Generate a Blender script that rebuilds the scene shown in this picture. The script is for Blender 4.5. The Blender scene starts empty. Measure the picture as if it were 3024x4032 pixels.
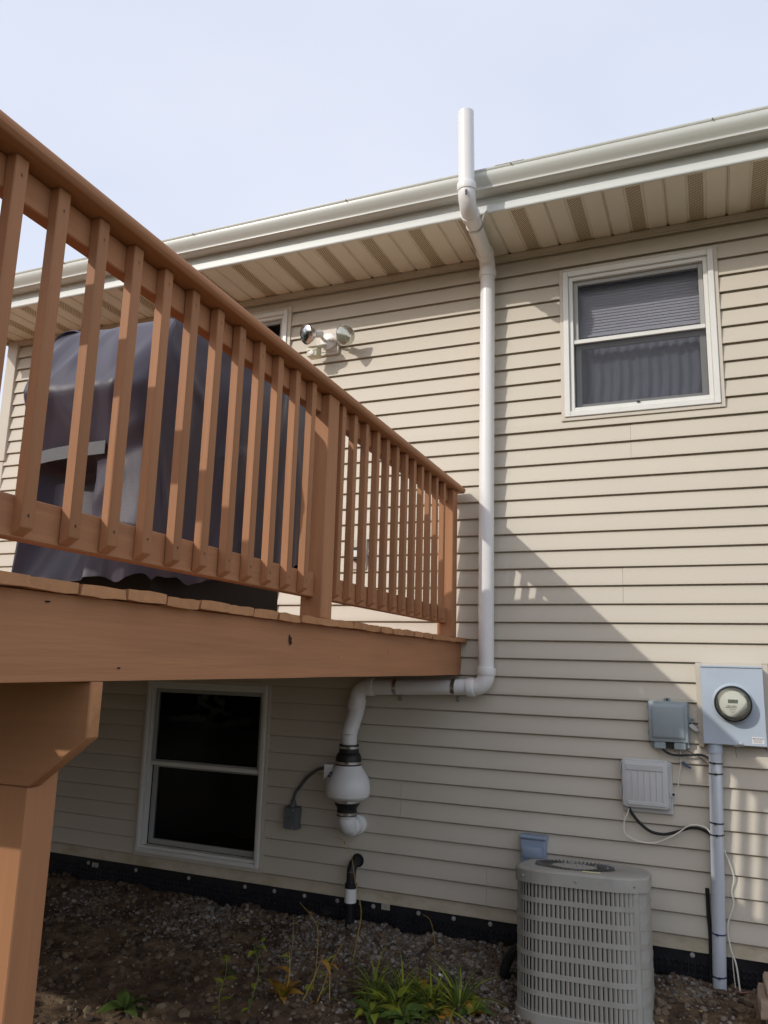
import bpy, bmesh, math, random
from mathutils import Vector, Matrix, noise
random.seed(7)
S = bpy.context.scene
COL = S.collection
R = math.radians

# ------------------------------------------------------------------ camera
def cam_setup():
    pit, yaw, rol, f = 0.190561114, -0.399356247, 0.0275260929, 3073.67
    fwd = Vector((math.sin(yaw)*math.cos(pit), math.cos(yaw)*math.cos(pit), math.sin(pit)))
    right = Vector((math.cos(yaw), -math.sin(yaw), 0)); up = right.cross(fwd)
    r2 = math.cos(rol)*right + math.sin(rol)*up; u2 = -math.sin(rol)*right + math.cos(rol)*up
    cd = bpy.data.cameras.new('camera'); co = bpy.data.objects.new('camera', cd); COL.objects.link(co)
    cd.sensor_fit = 'HORIZONTAL'; cd.sensor_width = 36; cd.lens = 36*f/3024
    cd.clip_start = .05; cd.clip_end = 1000
    m = Matrix((r2, u2, -fwd)).transposed().to_4x4(); m.translation = (0, -4.44326, 1.58465)
    co.matrix_world = m; S.camera = co
cam_setup()

# ------------------------------------------------------------------ sky and sun
SUN = Vector((.62, 1.0, -.63)).normalized()          # direction the light travels
def world_setup():
    w = bpy.data.worlds.new('World'); S.world = w; w.use_nodes = True
    nt = w.node_tree; nt.nodes.clear(); L = nt.links.new
    out = nt.nodes.new('ShaderNodeOutputWorld')
    sky = nt.nodes.new('ShaderNodeTexSky'); sky.sky_type = 'NISHITA'; sky.sun_disc = False
    sky.sun_elevation = math.asin(-SUN.z); sky.sun_rotation = math.atan2(-SUN.x, -SUN.y) % (2*math.pi)
    sky.dust_density = 3.0; sky.air_density = 1.0; sky.altitude = 200
    b1 = nt.nodes.new('ShaderNodeBackground'); b1.inputs[1].default_value = .15; L(sky.outputs[0], b1.inputs[0])
    # thin even veil of high cloud over the whole sky
    tc = nt.nodes.new('ShaderNodeTexCoord'); mp = nt.nodes.new('ShaderNodeMapping'); mp.inputs['Scale'].default_value = (1, 1, 2.2)
    no = nt.nodes.new('ShaderNodeTexNoise'); no.inputs['Scale'].default_value = 1.7; no.inputs['Detail'].default_value = 4; no.inputs['Roughness'].default_value = .45
    L(tc.outputs['Generated'], mp.inputs[0]); L(mp.outputs[0], no.inputs['Vector'])
    cr = nt.nodes.new('ShaderNodeValToRGB'); cr.color_ramp.elements[0].position = .35; cr.color_ramp.elements[1].position = .68
    cr.color_ramp.elements[0].color = (.68, .722, .835, 1); cr.color_ramp.elements[1].color = (.80, .818, .905, 1)
    L(no.outputs[0], cr.inputs[0])
    b2 = nt.nodes.new('ShaderNodeBackground'); b2.inputs[1].default_value = 1.50; L(cr.outputs[0], b2.inputs[0])
    mx = nt.nodes.new('ShaderNodeMixShader'); mx.inputs[0].default_value = .62
    L(b1.outputs[0], mx.inputs[1]); L(b2.outputs[0], mx.inputs[2]); L(mx.outputs[0], out.inputs[0])
    sd = bpy.data.lights.new('sun', 'SUN'); sd.energy = 2.0; sd.angle = R(.53); sd.color = (1, .95, .87)
    so = bpy.data.objects.new('sun', sd); COL.objects.link(so)
    so.rotation_euler = SUN.to_track_quat('-Z', 'Y').to_euler(); so.location = (-6, -10, 8)
    v = S.view_settings; v.view_transform = 'Standard'; v.look = 'None'; v.exposure = 0; v.gamma = 1; v.use_curve_mapping = False
world_setup()

# ------------------------------------------------------------------ materials
def srgb(r, g, b):
    f = lambda c: (c/255/12.92) if c/255 <= .04045 else ((c/255+.055)/1.055)**2.4
    return (f(r), f(g), f(b), 1)
MATS = {}
def M(name, col, rough=.5, var=.06, vs=6, stretch=(1, 1, 1), bump=0, bs=60, bstretch=None, metal=0, spec=.5,
      objrand=0, spots=None, dirt=None, sheen=0):
    m = bpy.data.materials.new(name); m.use_nodes = True; nt = m.node_tree; L = nt.links.new
    b = nt.nodes['Principled BSDF']; b.inputs['Roughness'].default_value = rough; b.inputs['Metallic'].default_value = metal
    b.inputs['Specular IOR Level'].default_value = spec
    if sheen: b.inputs['Sheen Weight'].default_value = sheen; b.inputs['Sheen Roughness'].default_value = .4
    col = tuple(col[:3])
    tc = nt.nodes.new('ShaderNodeTexCoord')
    def mapped(st):
        mp = nt.nodes.new('ShaderNodeMapping'); mp.inputs['Scale'].default_value = st; L(tc.outputs['Object'], mp.inputs[0]); return mp.outputs[0]
    no = nt.nodes.new('ShaderNodeTexNoise'); no.inputs['Scale'].default_value = vs; no.inputs['Detail'].default_value = 5
    L(mapped(stretch), no.inputs['Vector'])
    cr = nt.nodes.new('ShaderNodeValToRGB'); e = cr.color_ramp.elements
    e[0].position = .25; e[1].position = .75
    e[0].color = tuple(max(0, c*(1-var)) for c in col)+(1,); e[1].color = tuple(min(1, c*(1+var)) for c in col)+(1,)
    L(no.outputs[0], cr.inputs[0]); cur = cr.outputs[0]
    def mix(fac, a, c2, mode='MIX'):
        x = nt.nodes.new('ShaderNodeMix'); x.data_type = 'RGBA'; x.blend_type = mode
        if isinstance(fac, (int, float)): x.inputs[0].default_value = fac
        else: L(fac, x.inputs[0])
        L(a, x.inputs[6])
        if isinstance(c2, tuple): x.inputs[7].default_value = c2
        else: L(c2, x.inputs[7])
        return x.outputs[2]
    if objrand:
        oi = nt.nodes.new('ShaderNodeObjectInfo'); mr = nt.nodes.new('ShaderNodeMapRange')
        mr.inputs[3].default_value = 1-objrand; mr.inputs[4].default_value = 1+objrand; L(oi.outputs['Random'], mr.inputs[0])
        hs = nt.nodes.new('ShaderNodeHueSaturation'); L(mr.outputs[0], hs.inputs['Value']); L(cur, hs.inputs['Color']); cur = hs.outputs[0]
    if dirt:   # (colour, scale, threshold, strength, stretch)
        dc, dsc, th, st, dst = dirt
        dn = nt.nodes.new('ShaderNodeTexNoise'); dn.inputs['Scale'].default_value = dsc; dn.inputs['Detail'].default_value = 8; dn.inputs['Roughness'].default_value = .65
        L(mapped(dst), dn.inputs['Vector']); r = nt.nodes.new('ShaderNodeMapRange')
        r.inputs[1].default_value = th; r.inputs[2].default_value = th+.22; r.inputs[4].default_value = st; L(dn.outputs[0], r.inputs[0])
        cur = mix(r.outputs[0], cur, tuple(dc[:3])+(1,))
    if spots:  # (colour, scale, size) sparse chips
        sc, ss, sz = spots
        vo = nt.nodes.new('ShaderNodeTexVoronoi'); vo.inputs['Scale'].default_value = ss
        wn = nt.nodes.new('ShaderNodeTexNoise'); wn.inputs['Scale'].default_value = ss*4
        ad = nt.nodes.new('ShaderNodeVectorMath'); ad.operation = 'MULTIPLY_ADD'; ad.inputs[1].default_value = (.02,)*3
        L(wn.outputs['Color'], ad.inputs[0]); L(tc.outputs['Object'], ad.inputs[2]); L(ad.outputs[0], vo.inputs['Vector'])
        lt = nt.nodes.new('ShaderNodeMath'); lt.operation = 'LESS_THAN'; lt.inputs[1].default_value = sz; L(vo.outputs['Distance'], lt.inputs[0])
        sp = nt.nodes.new('ShaderNodeSeparateColor'); L(vo.outputs['Color'], sp.inputs[0])
        g = nt.nodes.new('ShaderNodeMath'); g.operation = 'GREATER_THAN'; g.inputs[1].default_value = .62; L(sp.outputs[0], g.inputs[0])
        mu = nt.nodes.new('ShaderNodeMath'); mu.operation = 'MULTIPLY'; L(lt.outputs[0], mu.inputs[0]); L(g.outputs[0], mu.inputs[1])
        cur = mix(mu.outputs[0], cur, tuple(sc[:3])+(1,))
    L(cur, b.inputs['Base Color'])
    rn = nt.nodes.new('ShaderNodeMapRange'); rn.inputs[3].default_value = max(.02, rough-.08); rn.inputs[4].default_value = min(1, rough+.08)
    L(no.outputs[0], rn.inputs[0]); L(rn.outputs[0], b.inputs['Roughness'])
    if bump:
        bn = nt.nodes.new('ShaderNodeTexNoise'); bn.inputs['Scale'].default_value = bs; bn.inputs['Detail'].default_value = 6
        L(mapped(bstretch or stretch), bn.inputs['Vector'])
        bp = nt.nodes.new('ShaderNodeBump'); bp.inputs['Strength'].default_value = bump; bp.inputs['Distance'].default_value = .004
        L(bn.outputs[0], bp.inputs['Height']); L(bp.outputs[0], b.inputs['Normal'])
    MATS[name] = m
    return m
BR = (.42, .200, .096)
def wood(name, axis, **k):
    st = [22, 22, 22]; st['xyz'.index(axis)] = 1.2
    return M(name, BR, .62, var=.10, vs=1.4, stretch=tuple(st), bump=.45, bs=2.6, bstretch=tuple(s*1.4 for s in st), objrand=.07,
             spots=((.06, .022, .010), 6.5, .030), dirt=((.24, .115, .06), 2.2, .52, .45, tuple(a*.25 for a in st)), spec=.3, **k)
woodX, woodY, woodZ = wood('painted_wood_x', 'x'), wood('painted_wood_y', 'y'), wood('painted_wood_z', 'z')
wood_end = M('painted_end_grain', (.45, .22, .095), .7, var=.12, vs=30, bump=.7, bs=45)
siding_m = M('vinyl_siding', (.565, .515, .428), .48, var=.025, vs=2.0, stretch=(1, 1, .4), bump=.05, bs=25, bstretch=(1, 8, 14), objrand=.018,
             dirt=((.40, .34, .26), 9, .66, .22, (1, 1, .5)), spots=((.10, .085, .07), 5.0, .010), spec=.35)
siding_low = M('vinyl_siding_stained', (.52, .46, .35), .6, var=.06, vs=4, bump=.05, bs=25, bstretch=(1, 8, 14),
               dirt=((.30, .23, .12), 5, .42, .55, (1, 1, 2)))
trim_m = M('vinyl_trim', (.56, .51, .43), .45, var=.03, vs=4, bump=.03, bs=30)
soffit_m = M('soffit_vinyl', (.78, .74, .63), .5, var=.03, vs=5, dirt=((.42, .36, .27), 7, .6, .2, (1, 1, 1)))
gutter_m = M('gutter_aluminium', (.60, .62, .58), .32, var=.03, vs=3, stretch=(.5, 1, 1), spec=.5, dirt=((.36, .35, .30), 14, .62, .35, (.6, 3, 6)))
fascia_m = M('fascia_aluminium', (.66, .69, .67), .38, var=.03, vs=3, dirt=((.42, .42, .38), 10, .64, .25, (1, 1, 1)))
white_vinyl = M('white_window_vinyl', (.70, .70, .66), .35, var=.03, vs=8, dirt=((.45, .43, .37), 18, .62, .3, (1, 1, 1)))
pvc = M('white_pvc', (.80, .80, .79), .30, var=.02, vs=6, spec=.5, dirt=((.52, .50, .45), 9, .66, .3, (1, 1, .6)))
pvc_shell = M('fan_plastic', (.78, .79, .78), .38, var=.02, vs=6)
rubber = M('black_rubber', (.012, .012, .013), .5, var=.2, vs=20)
black_m = M('black_plastic', (.010, .010, .011), .6, var=.2, vs=20)
steel = M('steel_band', (.55, .55, .53), .3, var=.1, vs=30, metal=1)
zinc = M('zinc', (.42, .42, .41), .45, var=.1, vs=30, metal=.9)
meter_m = M('meter_grey_paint', (.43, .50, .58), .40, var=.04, vs=5, dirt=((.33, .37, .42), 6, .58, .35, (1, 1, .5)))
nid_m = M('blue_grey_plastic', (.29, .345, .365), .5, var=.06, vs=8, dirt=((.30, .32, .32), 6, .55, .4, (1, 1, .4)))
grey_box_m = M('light_grey_plastic', (.55, .55, .545), .5, var=.04, vs=8, dirt=((.30, .30, .29), 8, .6, .3, (1, 1, .5)))
conduit_m = M('grey_conduit', (.50, .54, .59), .42, var=.05, vs=6, dirt=((.40, .38, .32), 6, .58, .5, (1, 1, .4)))
disc_m = M('disconnect_paint', (.26, .33, .43), .45, var=.05, vs=8)
ac_m = M('ac_taupe_paint', (.36, .35, .315), .45, var=.06, vs=7, bump=.05, bs=60, dirt=((.22, .205, .175), 7, .50, .5, (1, 1, .6)), spots=((.12, .11, .09), 16, .02))
coil_m = M('ac_coil', (.035, .035, .035), .5, var=.5, vs=60, stretch=(1, 1, 8), metal=.5)
fabric_m = M('grill_cover_fabric', (.034, .026, .046), .50, var=.18, vs=3, bump=.2, bs=220, spec=.65, sheen=.30)
strap_m = M('grey_webbing', (.13, .135, .14), .7, var=.1, vs=60, bump=.3, bs=300)
membrane_m = M('black_membrane', (.012, .013, .017), .38, var=.35, vs=12, dirt=((.10, .08, .06), 7, .58, .5, (1, 1, 1)))
white_pl = M('white_plastic', (.74, .73, .70), .4, var=.04, vs=10)
cream_pl = M('cream_plastic', (.62, .58, .42), .45, var=.05, vs=12)
cap_m = M('fastener_grey', (.34, .33, .31), .5, var=.1, vs=40)
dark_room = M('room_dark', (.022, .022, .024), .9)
blind_m = M('blind_vinyl', (.60, .61, .64), .5, var=.03)
moire_curtain_m = M('moire_curtain_fabric', (.26, .28, .33), .85, var=.08, vs=14)
lead_m = M('sash_grey', (.34, .34, .32), .4, var=.04)
label_w = M('white_label', (.75, .75, .74), .5, var=.02)
ink = M('black_ink', (.02, .02, .022), .6)
lcd_m = M('lcd_grey_green', (.23, .25, .20), .3, var=.03)
blue_m = M('blue_sticker', (.03, .03, .14), .4)
cable_w = M('cream_wire', (.74, .70, .60), .5, var=.08, vs=20)
cable_br = M('brown_wire', (.10, .06, .04), .5)
ribbon_m = M('blue_grey_ribbon', (.06, .09, .16), .6)
yellow_m = M('yellow_sticker', (.70, .66, .40), .5)
roof_m = M('asphalt_shingle', (.09, .085, .08), .9, var=.3, vs=40, bump=.4, bs=120)
block_m = M('tan_concrete_block', (.36, .27, .20), .9, var=.16, vs=14, bump=.7, bs=60, objrand=.08)
gravel_m = [M('gravel_stone_%d' % i, c, .85, var=.3, vs=28, bump=.3, bs=80) for i, c in enumerate([(.20, .175, .15), (.14, .12, .10), (.27, .245, .215), (.17, .13, .09), (.11, .09, .075)])]
clod_m = [M('soil_clod_%d' % i, c, .95, var=.4, vs=22, bump=.6, bs=80) for i, c in enumerate([(.085, .056, .037), (.13, .088, .055), (.055, .038, .027), (.17, .125, .08)])]
straw_m = M('dry_straw', (.30, .22, .10), .8, var=.3, vs=30)
stemY = M('yellow_stem', (.36, .25, .06), .6, var=.2, vs=30)
stemG = M('green_stem', (.16, .17, .05), .6, var=.2, vs=30)
leafG = M('green_leaf', (.075, .115, .024), .7, var=.4, vs=18, spec=.2, bump=.3, bs=90, objrand=.25)
leafY = M('yellow_green_leaf', (.20, .23, .025), .7, var=.3, vs=22, spec=.2, bump=.3, bs=90, objrand=.2)
leafO = M('orange_dead_leaf', (.33, .17, .03), .6, var=.35, vs=26, spec=.2, bump=.3, bs=90, objrand=.2)
leafP = M('pinkish_dead_leaf', (.30, .13, .10), .7, var=.2, vs=30)
paper_m = M('white_paper', (.75, .75, .78), .7, var=.03)

def soffit_vent_mat():
    m = bpy.data.materials.new('perforated_soffit'); m.use_nodes = True; nt = m.node_tree; L = nt.links.new; b = nt.nodes['Principled BSDF']
    b.inputs['Roughness'].default_value = .5
    tc = nt.nodes.new('ShaderNodeTexCoord'); mp = nt.nodes.new('ShaderNodeMapping'); mp.inputs['Scale'].default_value = (88, 88, 0)
    mp.inputs['Rotation'].default_value = (0, 0, R(45))
    L(tc.outputs['Object'], mp.inputs[0]); vo = nt.nodes.new('ShaderNodeTexVoronoi'); vo.inputs['Randomness'].default_value = 0; vo.inputs['Scale'].default_value = 1
    L(mp.outputs[0], vo.inputs['Vector']); lt = nt.nodes.new('ShaderNodeMath'); lt.operation = 'LESS_THAN'; lt.inputs[1].default_value = .37
    L(vo.outputs['Distance'], lt.inputs[0]); x = nt.nodes.new('ShaderNodeMix'); x.data_type = 'RGBA'
    x.inputs[6].default_value = (.74, .64, .46, 1); x.inputs[7].default_value = (.05, .035, .02, 1); L(lt.outputs[0], x.inputs[0]); L(x.outputs[2], b.inputs['Base Color'])
    return m
vent_m = soffit_vent_mat()
def glass_mat(name, tint, ior=1.5, rough=0.0):
    m = bpy.data.materials.new(name); m.use_nodes = True; nt = m.node_tree; nt.nodes.clear(); L = nt.links.new
    o = nt.nodes.new('ShaderNodeOutputMaterial'); t = nt.nodes.new('ShaderNodeBsdfTransparent'); t.inputs[0].default_value = tint
    g = nt.nodes.new('ShaderNodeBsdfGlossy'); g.inputs['Roughness'].default_value = rough; f = nt.nodes.new('ShaderNodeFresnel'); f.inputs[0].default_value = ior
    x = nt.nodes.new('ShaderNodeMixShader'); L(f.outputs[0], x.inputs[0]); L(t.outputs[0], x.inputs[1]); L(g.outputs[0], x.inputs[2]); L(x.outputs[0], o.inputs[0]); return m
glass_m = glass_mat('window_glass', (.88, .88, .90, 1), 1.17)
dome_m = glass_mat('meter_glass', (.93, .94, .90, 1), 1.35, .03)
def screen_mat(op):
    m = bpy.data.materials.new('insect_screen'); m.use_nodes = True; nt = m.node_tree; nt.nodes.clear(); L = nt.links.new
    o = nt.nodes.new('ShaderNodeOutputMaterial'); t = nt.nodes.new('ShaderNodeBsdfTransparent'); d = nt.nodes.new('ShaderNodeBsdfDiffuse'); d.inputs[0].default_value = (.11, .115, .13, 1)
    x = nt.nodes.new('ShaderNodeMixShader'); x.inputs[0].default_value = op; L(t.outputs[0], x.inputs[1]); L(d.outputs[0], x.inputs[2]); L(x.outputs[0], o.inputs[0]); return m
screen_m = screen_mat(.42); screen2_m = screen_mat(.22)
lens_m = M('lamp_lens', (.62, .60, .50), .12, var=.2, vs=60, metal=.75)
mirror_m = M('lamp_reflector', (.72, .72, .72), .16, var=.12, vs=40, metal=1, bump=.3, bs=60)

# ------------------------------------------------------------------ building helpers
RM = {}
def thing(name, label, cat, loc=(0, 0, 0), rz=0, group=None):
    o = bpy.data.objects.new(name, None); COL.objects.link(o); o.empty_display_size = .1
    o.location = loc; o.rotation_euler = (0, 0, rz); o['label'] = label; o['category'] = cat
    if group: o['group'] = group
    RM[o] = (Matrix.Translation(loc) @ Matrix.Rotation(rz, 4, 'Z')).inverted()
    return o
def tag(o, label, cat, group=None, kind=None):
    if label: o['label'] = label
    if cat: o['category'] = cat
    if group: o['group'] = group
    if kind: o['kind'] = kind
    return o
class MB:
    def __init__(s): s.v = []; s.f = []
    def add(s, vs, fs):
        n = len(s.v); s.v += [tuple(a) for a in vs]; s.f += [tuple(i+n for i in f) for f in fs]; return s
    def box(s, x0, x1, y0, y1, z0, z1):
        return s.add([(x0, y0, z0), (x1, y0, z0), (x1, y1, z0), (x0, y1, z0), (x0, y0, z1), (x1, y0, z1), (x1, y1, z1), (x0, y1, z1)],
                     [(3, 2, 1, 0), (4, 5, 6, 7), (0, 1, 5, 4), (1, 2, 6, 5), (2, 3, 7, 6), (3, 0, 4, 7)])
    def prism(s, poly, axis, a0, a1):     # poly of 2D points on the plane across `axis`
        def p(q, a): return {'x': (a, q[0], q[1]), 'y': (q[0], a, q[1]), 'z': (q[0], q[1], a)}[axis]
        n = len(poly); vs = [p(q, a0) for q in poly]+[p(q, a1) for q in poly]
        fs = [tuple(range(n))[::-1], tuple(range(n, 2*n))]+[(i, (i+1) % n, n+(i+1) % n, n+i) for i in range(n)]
        return s.add(vs, fs)
    def tube(s, path, r, n=12, cap=True, flat=1):
        P = [Vector(p) for p in path]; m = len(P); rs = r if isinstance(r, (list, tuple)) else [r]*m
        T = [((P[min(i+1, m-1)]-P[max(i-1, 0)]).normalized()) for i in range(m)]
        u = T[0].orthogonal().normalized(); vs = []
        for i in range(m):
            if i: u = (u-T[i]*u.dot(T[i])).normalized()
            w = T[i].cross(u)
            vs += [P[i]+rs[i]*(math.cos(2*math.pi*k/n)*u+flat*math.sin(2*math.pi*k/n)*w) for k in range(n)]
        fs = [(i*n+k, i*n+(k+1) % n, (i+1)*n+(k+1) % n, (i+1)*n+k) for i in range(m-1) for k in range(n)]
        if cap: fs += [tuple(range(n))[::-1], tuple(range((m-1)*n, m*n))]
        return s.add(vs, fs)
    def lathe(s, prof, org, axis=(0, 0, 1), n=24):     # prof of (radius, height along the axis)
        A = Vector(axis).normalized(); u = A.orthogonal().normalized(); w = A.cross(u); O = Vector(org); vs = []
        for r, h in prof: vs += [O+A*h+r*(math.cos(2*math.pi*k/n)*u+math.sin(2*math.pi*k/n)*w) for k in range(n)]
        m = len(prof); fs = [(i*n+k, i*n+(k+1) % n, (i+1)*n+(k+1) % n, (i+1)*n+k) for i in range(m-1) for k in range(n)]
        if prof[0][0] > 1e-5: fs.append(tuple(range(n))[::-1])
        if prof[-1][0] > 1e-5: fs.append(tuple(range((m-1)*n, m*n)))
        return s.add(vs, fs)
    def build(s, name, mat, parent=None, bevel=0, seg=1, smooth=35, local=False):
        me = bpy.data.meshes.new(name); vs = s.v
        if parent is not None and not local:
            im = RM[parent]; vs = [tuple(im @ Vector(v)) for v in s.v]
        me.from_pydata(vs, [], s.f); me.update()
        bm = bmesh.new(); bm.from_mesh(me); bmesh.ops.recalc_face_normals(bm, faces=bm.faces)
        if bevel: bmesh.ops.bevel(bm, geom=list(bm.edges), offset=bevel, segments=seg, profile=.5, affect='EDGES', clamp_overlap=True)
        bm.to_mesh(me); bm.free()
        me.shade_smooth(); me.set_sharp_from_angle(angle=R(smooth))
        for m in (mat if isinstance(mat, (list, tuple)) else [mat]): me.materials.append(m)
        o = bpy.data.objects.new(name, me); COL.objects.link(o)
        if parent is not None: o.parent = parent; RM[o] = RM[parent]
        return o
def box(name, mat, parent, x0, x1, y0, y1, z0, z1, bevel=0, local=False, seg=1):
    return MB().box(x0, x1, y0, y1, z0, z1).build(name, mat, parent, bevel, seg, local=local)
def share(src, name, parent, loc=(0, 0, 0), rot=(0, 0, 0), scale=(1, 1, 1), local=False):
    o = bpy.data.objects.new(name, src.data); COL.objects.link(o); o.parent = parent; RM[o] = RM[parent]
    o.location = loc if local else RM[parent] @ Vector(loc); o.rotation_euler = rot; o.scale = scale; return o
def spline(pts, n=8):
    P = [Vector(p) for p in pts]; out = []
    for i in range(len(P)-1):
        a, b, c, d = P[max(i-1, 0)], P[i], P[i+1], P[min(i+2, len(P)-1)]
        for k in range(n):
            t = k/n; out.append(.5*((2*b)+(c-a)*t+(2*a-5*b+4*c-d)*t*t+(3*b-a-3*c+d)*t**3))
    return out+[P[-1]]
def arc(p0, corner, p1, r, n=10):     # rounded corner path points between two straight runs
    c = Vector(corner); a = (Vector(p0)-c).normalized(); b = (Vector(p1)-c).normalized()
    th = a.angle(b); d = r/math.tan(th/2); q0, q1 = c+a*d, c+b*d
    ctr = c+(a+b).normalized()*(r/math.sin(th/2)); v0, v1 = q0-ctr, q1-ctr; out = []
    tot = v0.angle(v1)
    for k in range(n+1):
        t = k/n; out.append(ctr+(v0*math.sin((1-t)*tot)+v1*math.sin(t*tot))/math.sin(tot))
    return out
def text_mesh(txt, size, loc, mat, name, parent, rot=(math.pi/2, 0, 0), align='CENTER', ext=.0004):
    cu = bpy.data.curves.new(name, 'FONT'); cu.body = txt; cu.size = size; cu.align_x = align; cu.extrude = ext
    t = bpy.data.objects.new(name, cu); COL.objects.link(t); bpy.context.view_layer.update()
    me = bpy.data.meshes.new_from_object(t.evaluated_get(bpy.context.evaluated_depsgraph_get()))
    bpy.data.objects.remove(t); bpy.data.curves.remove(cu)
    me.materials.clear(); me.materials.append(mat); o = bpy.data.objects.new(name, me); COL.objects.link(o); o.parent = parent; RM[o] = RM[parent]
    o.location = RM[parent] @ Vector(loc); o.rotation_euler = rot; return o

# ------------------------------------------------------------------ ground
def gz(x, y):
    t = min(1, max(0, -y/1.1)); z = .105-.085*t
    if y < -1.1: z -= .05*min(1, (-y-1.1)/3)
    if -7 < x < 3 and -4 < y < .2:
        z += .035*noise.noise((x*1.3, y*1.3, 2))+.030*noise.noise((x*4, y*4, 5))+.018*noise.noise((x*11, y*11, 8))+.008*noise.noise((x*30, y*30, 1))
        z += .02*math.exp(-((x+1.6)/.5)**2-((y+.15)/.25)**2)
    return z
def ground():
    def axis(lo, hi, a, b, step):
        c = [a+i*step for i in range(int(round((b-a)/step))+1)]; l = []; d = step; v = a
        while v > lo: d *= 1.6; v -= d; l.append(max(v, lo))
        r = []; d = step; v = b
        while v < hi: d *= 1.6; v += d; r.append(min(v, hi))
        return l[::-1]+c+r
    X = axis(-300, 300, -4.6, .9, .022); Y = axis(-300, 120, -1.9, .02, .022)
    nx = len(X); vs = [(x, y, gz(x, y)) for y in Y for x in X]
    fs = [(j*nx+i, j*nx+i+1, (j+1)*nx+i+1, (j+1)*nx+i) for j in range(len(Y)-1) for i in range(nx-1)]
    me = bpy.data.meshes.new('ground'); me.from_pydata(vs, [], fs); me.shade_smooth()
    m = bpy.data.materials.new('soil_and_lawn'); m.use_nodes = True; nt = m.node_tree; L = nt.links.new; b = nt.nodes['Principled BSDF']; b.inputs['Roughness'].default_value = .95
    b.inputs['Specular IOR Level'].default_value = .2
    tc = nt.nodes.new('ShaderNodeTexCoord')
    def N(s, d=8):
        n = nt.nodes.new('ShaderNodeTexNoise'); n.inputs['Scale'].default_value = s; n.inputs['Detail'].default_value = d; n.inputs['Roughness'].default_value = .65; L(tc.outputs['Object'], n.inputs['Vector']); return n.outputs[0]
    def ramp(f, st):
        r = nt.nodes.new('ShaderNodeValToRGB'); e = r.color_ramp.elements
        while len(e) < len(st): e.new(.5)
        for i, (p, c) in enumerate(st): e[i].position = p; e[i].color = c+(1,)
        L(f, r.inputs[0]); return r.outputs[0]
    soil = ramp(N(7), [(.28, (.040, .026, .018)), (.43, (.090, .058, .037)), (.55, (.16, .108, .066)), (.70, (.27, .195, .12))])
    lawn = ramp(N(3), [(.3, (.055, .062, .025)), (.5, (.088, .088, .040)), (.72, (.15, .13, .07))])
    sx = nt.nodes.new('ShaderNodeSeparateXYZ'); L(tc.outputs['Object'], sx.inputs[0])
    mr = nt.nodes.new('ShaderNodeMapRange'); mr.inputs[1].default_value = -3.0; mr.inputs[2].default_value = -4.6; L(sx.outputs[1], mr.inputs[0])
    x = nt.nodes.new('ShaderNodeMix'); x.data_type = 'RGBA'; L(mr.outputs[0], x.inputs[0]); L(soil, x.inputs[6]); L(lawn, x.inputs[7]); L(x.outputs[2], b.inputs['Base Color'])
    bp = nt.nodes.new('ShaderNodeBump'); bp.inputs['Strength'].default_value = .9; bp.inputs['Distance'].default_value = .012; L(N(60, 10), bp.inputs['Height']); L(bp.outputs[0], b.inputs['Normal'])
    me.materials.append(m); o = bpy.data.objects.new('ground', me); COL.objects.link(o); o['kind'] = 'structure'
ground()

# ------------------------------------------------------------------ house
ZC, CH = 2.95, .1016                                   # height of the reference siding line, course height
house = thing('house', 'raised ranch house with beige vinyl siding, grey gutter and vented soffit', 'house', (-2.4, 0, .1))
SOF = 4.115
UW = (-.757, .122, 2.993, 3.945); LW = (-3.588, -2.610, .307, 1.437); DR = (-4.46, -2.606, 1.80, 4.012)
HX0, HX1 = -5.20, 2.4
def profile(zb, zt, zb0):
    """clapboard section of the course whose butt is at zb0, kept between zb and zt"""
    full = [(-.004, .017), (-.0150, .0040), (-.0180, .0), (-.0196, .0016), (-.0194, .007), (-.0165, .024), (-.0132, .042), (-.0095, .062), (-.0062, .080), (-.0045, .0905), (-.0030, .0950), (.0030, .0965), (.0030, .118)]
    out = []
    lo, hi = zb-zb0, zt-zb0
    for i, (y, h) in enumerate(full):
        if lo <= h <= hi or (i < 4 and lo <= 0): out.append((y, zb0+h))
        elif i and full[i-1][1] < lo < h:
            pass
    def yat(h):
        for (y0, h0), (y1, h1) in zip(full[3:], full[4:]):
            if h0 <= h <= h1 and h1 > h0: return y0+(y1-y0)*(h-h0)/(h1-h0)
        return .003
    if lo > 0: out = [(.0095, zb), (yat(lo), zb)]+[(y, zb0+h) for y, h in full[4:] if h > lo+1e-4]
    else: out = [(.0095, zb0+full[0][1])]+[(y, zb0+h) for y, h in full]
    if hi < .109: out = [q for q in out if q[1] < zt-1e-4]+[(yat(hi), zt)]
    return out+[(.0095, out[-1][1])]
def siding_piece(x0, x1, zb, zt, zb0, dy, mat):
    pr = profile(zb, zt, zb0); n = max(1, int((x1-x0)/.28)); m = len(pr); vs = []; ph = zb0*7.3
    for i in range(n+1):
        x = x0+(x1-x0)*i/n
        wy = .0011*noise.noise((x*1.7, ph, 3)); wz = .0010*noise.noise((x*1.1, ph, 9))
        vs += [(x, y+(wy+dy if y < -.001 else 0), z+wz) for y, z in pr]
    fs = [(i*m+k, i*m+(k+1) % m, (i+1)*m+(k+1) % m, (i+1)*m+k) for i in range(n) for k in range(m)]
    fs += [tuple(range(m))[::-1], tuple(range(n*m, n*m+m))]
    MB().add(vs, fs).build('siding_board', mat, house, smooth=40)
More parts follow.
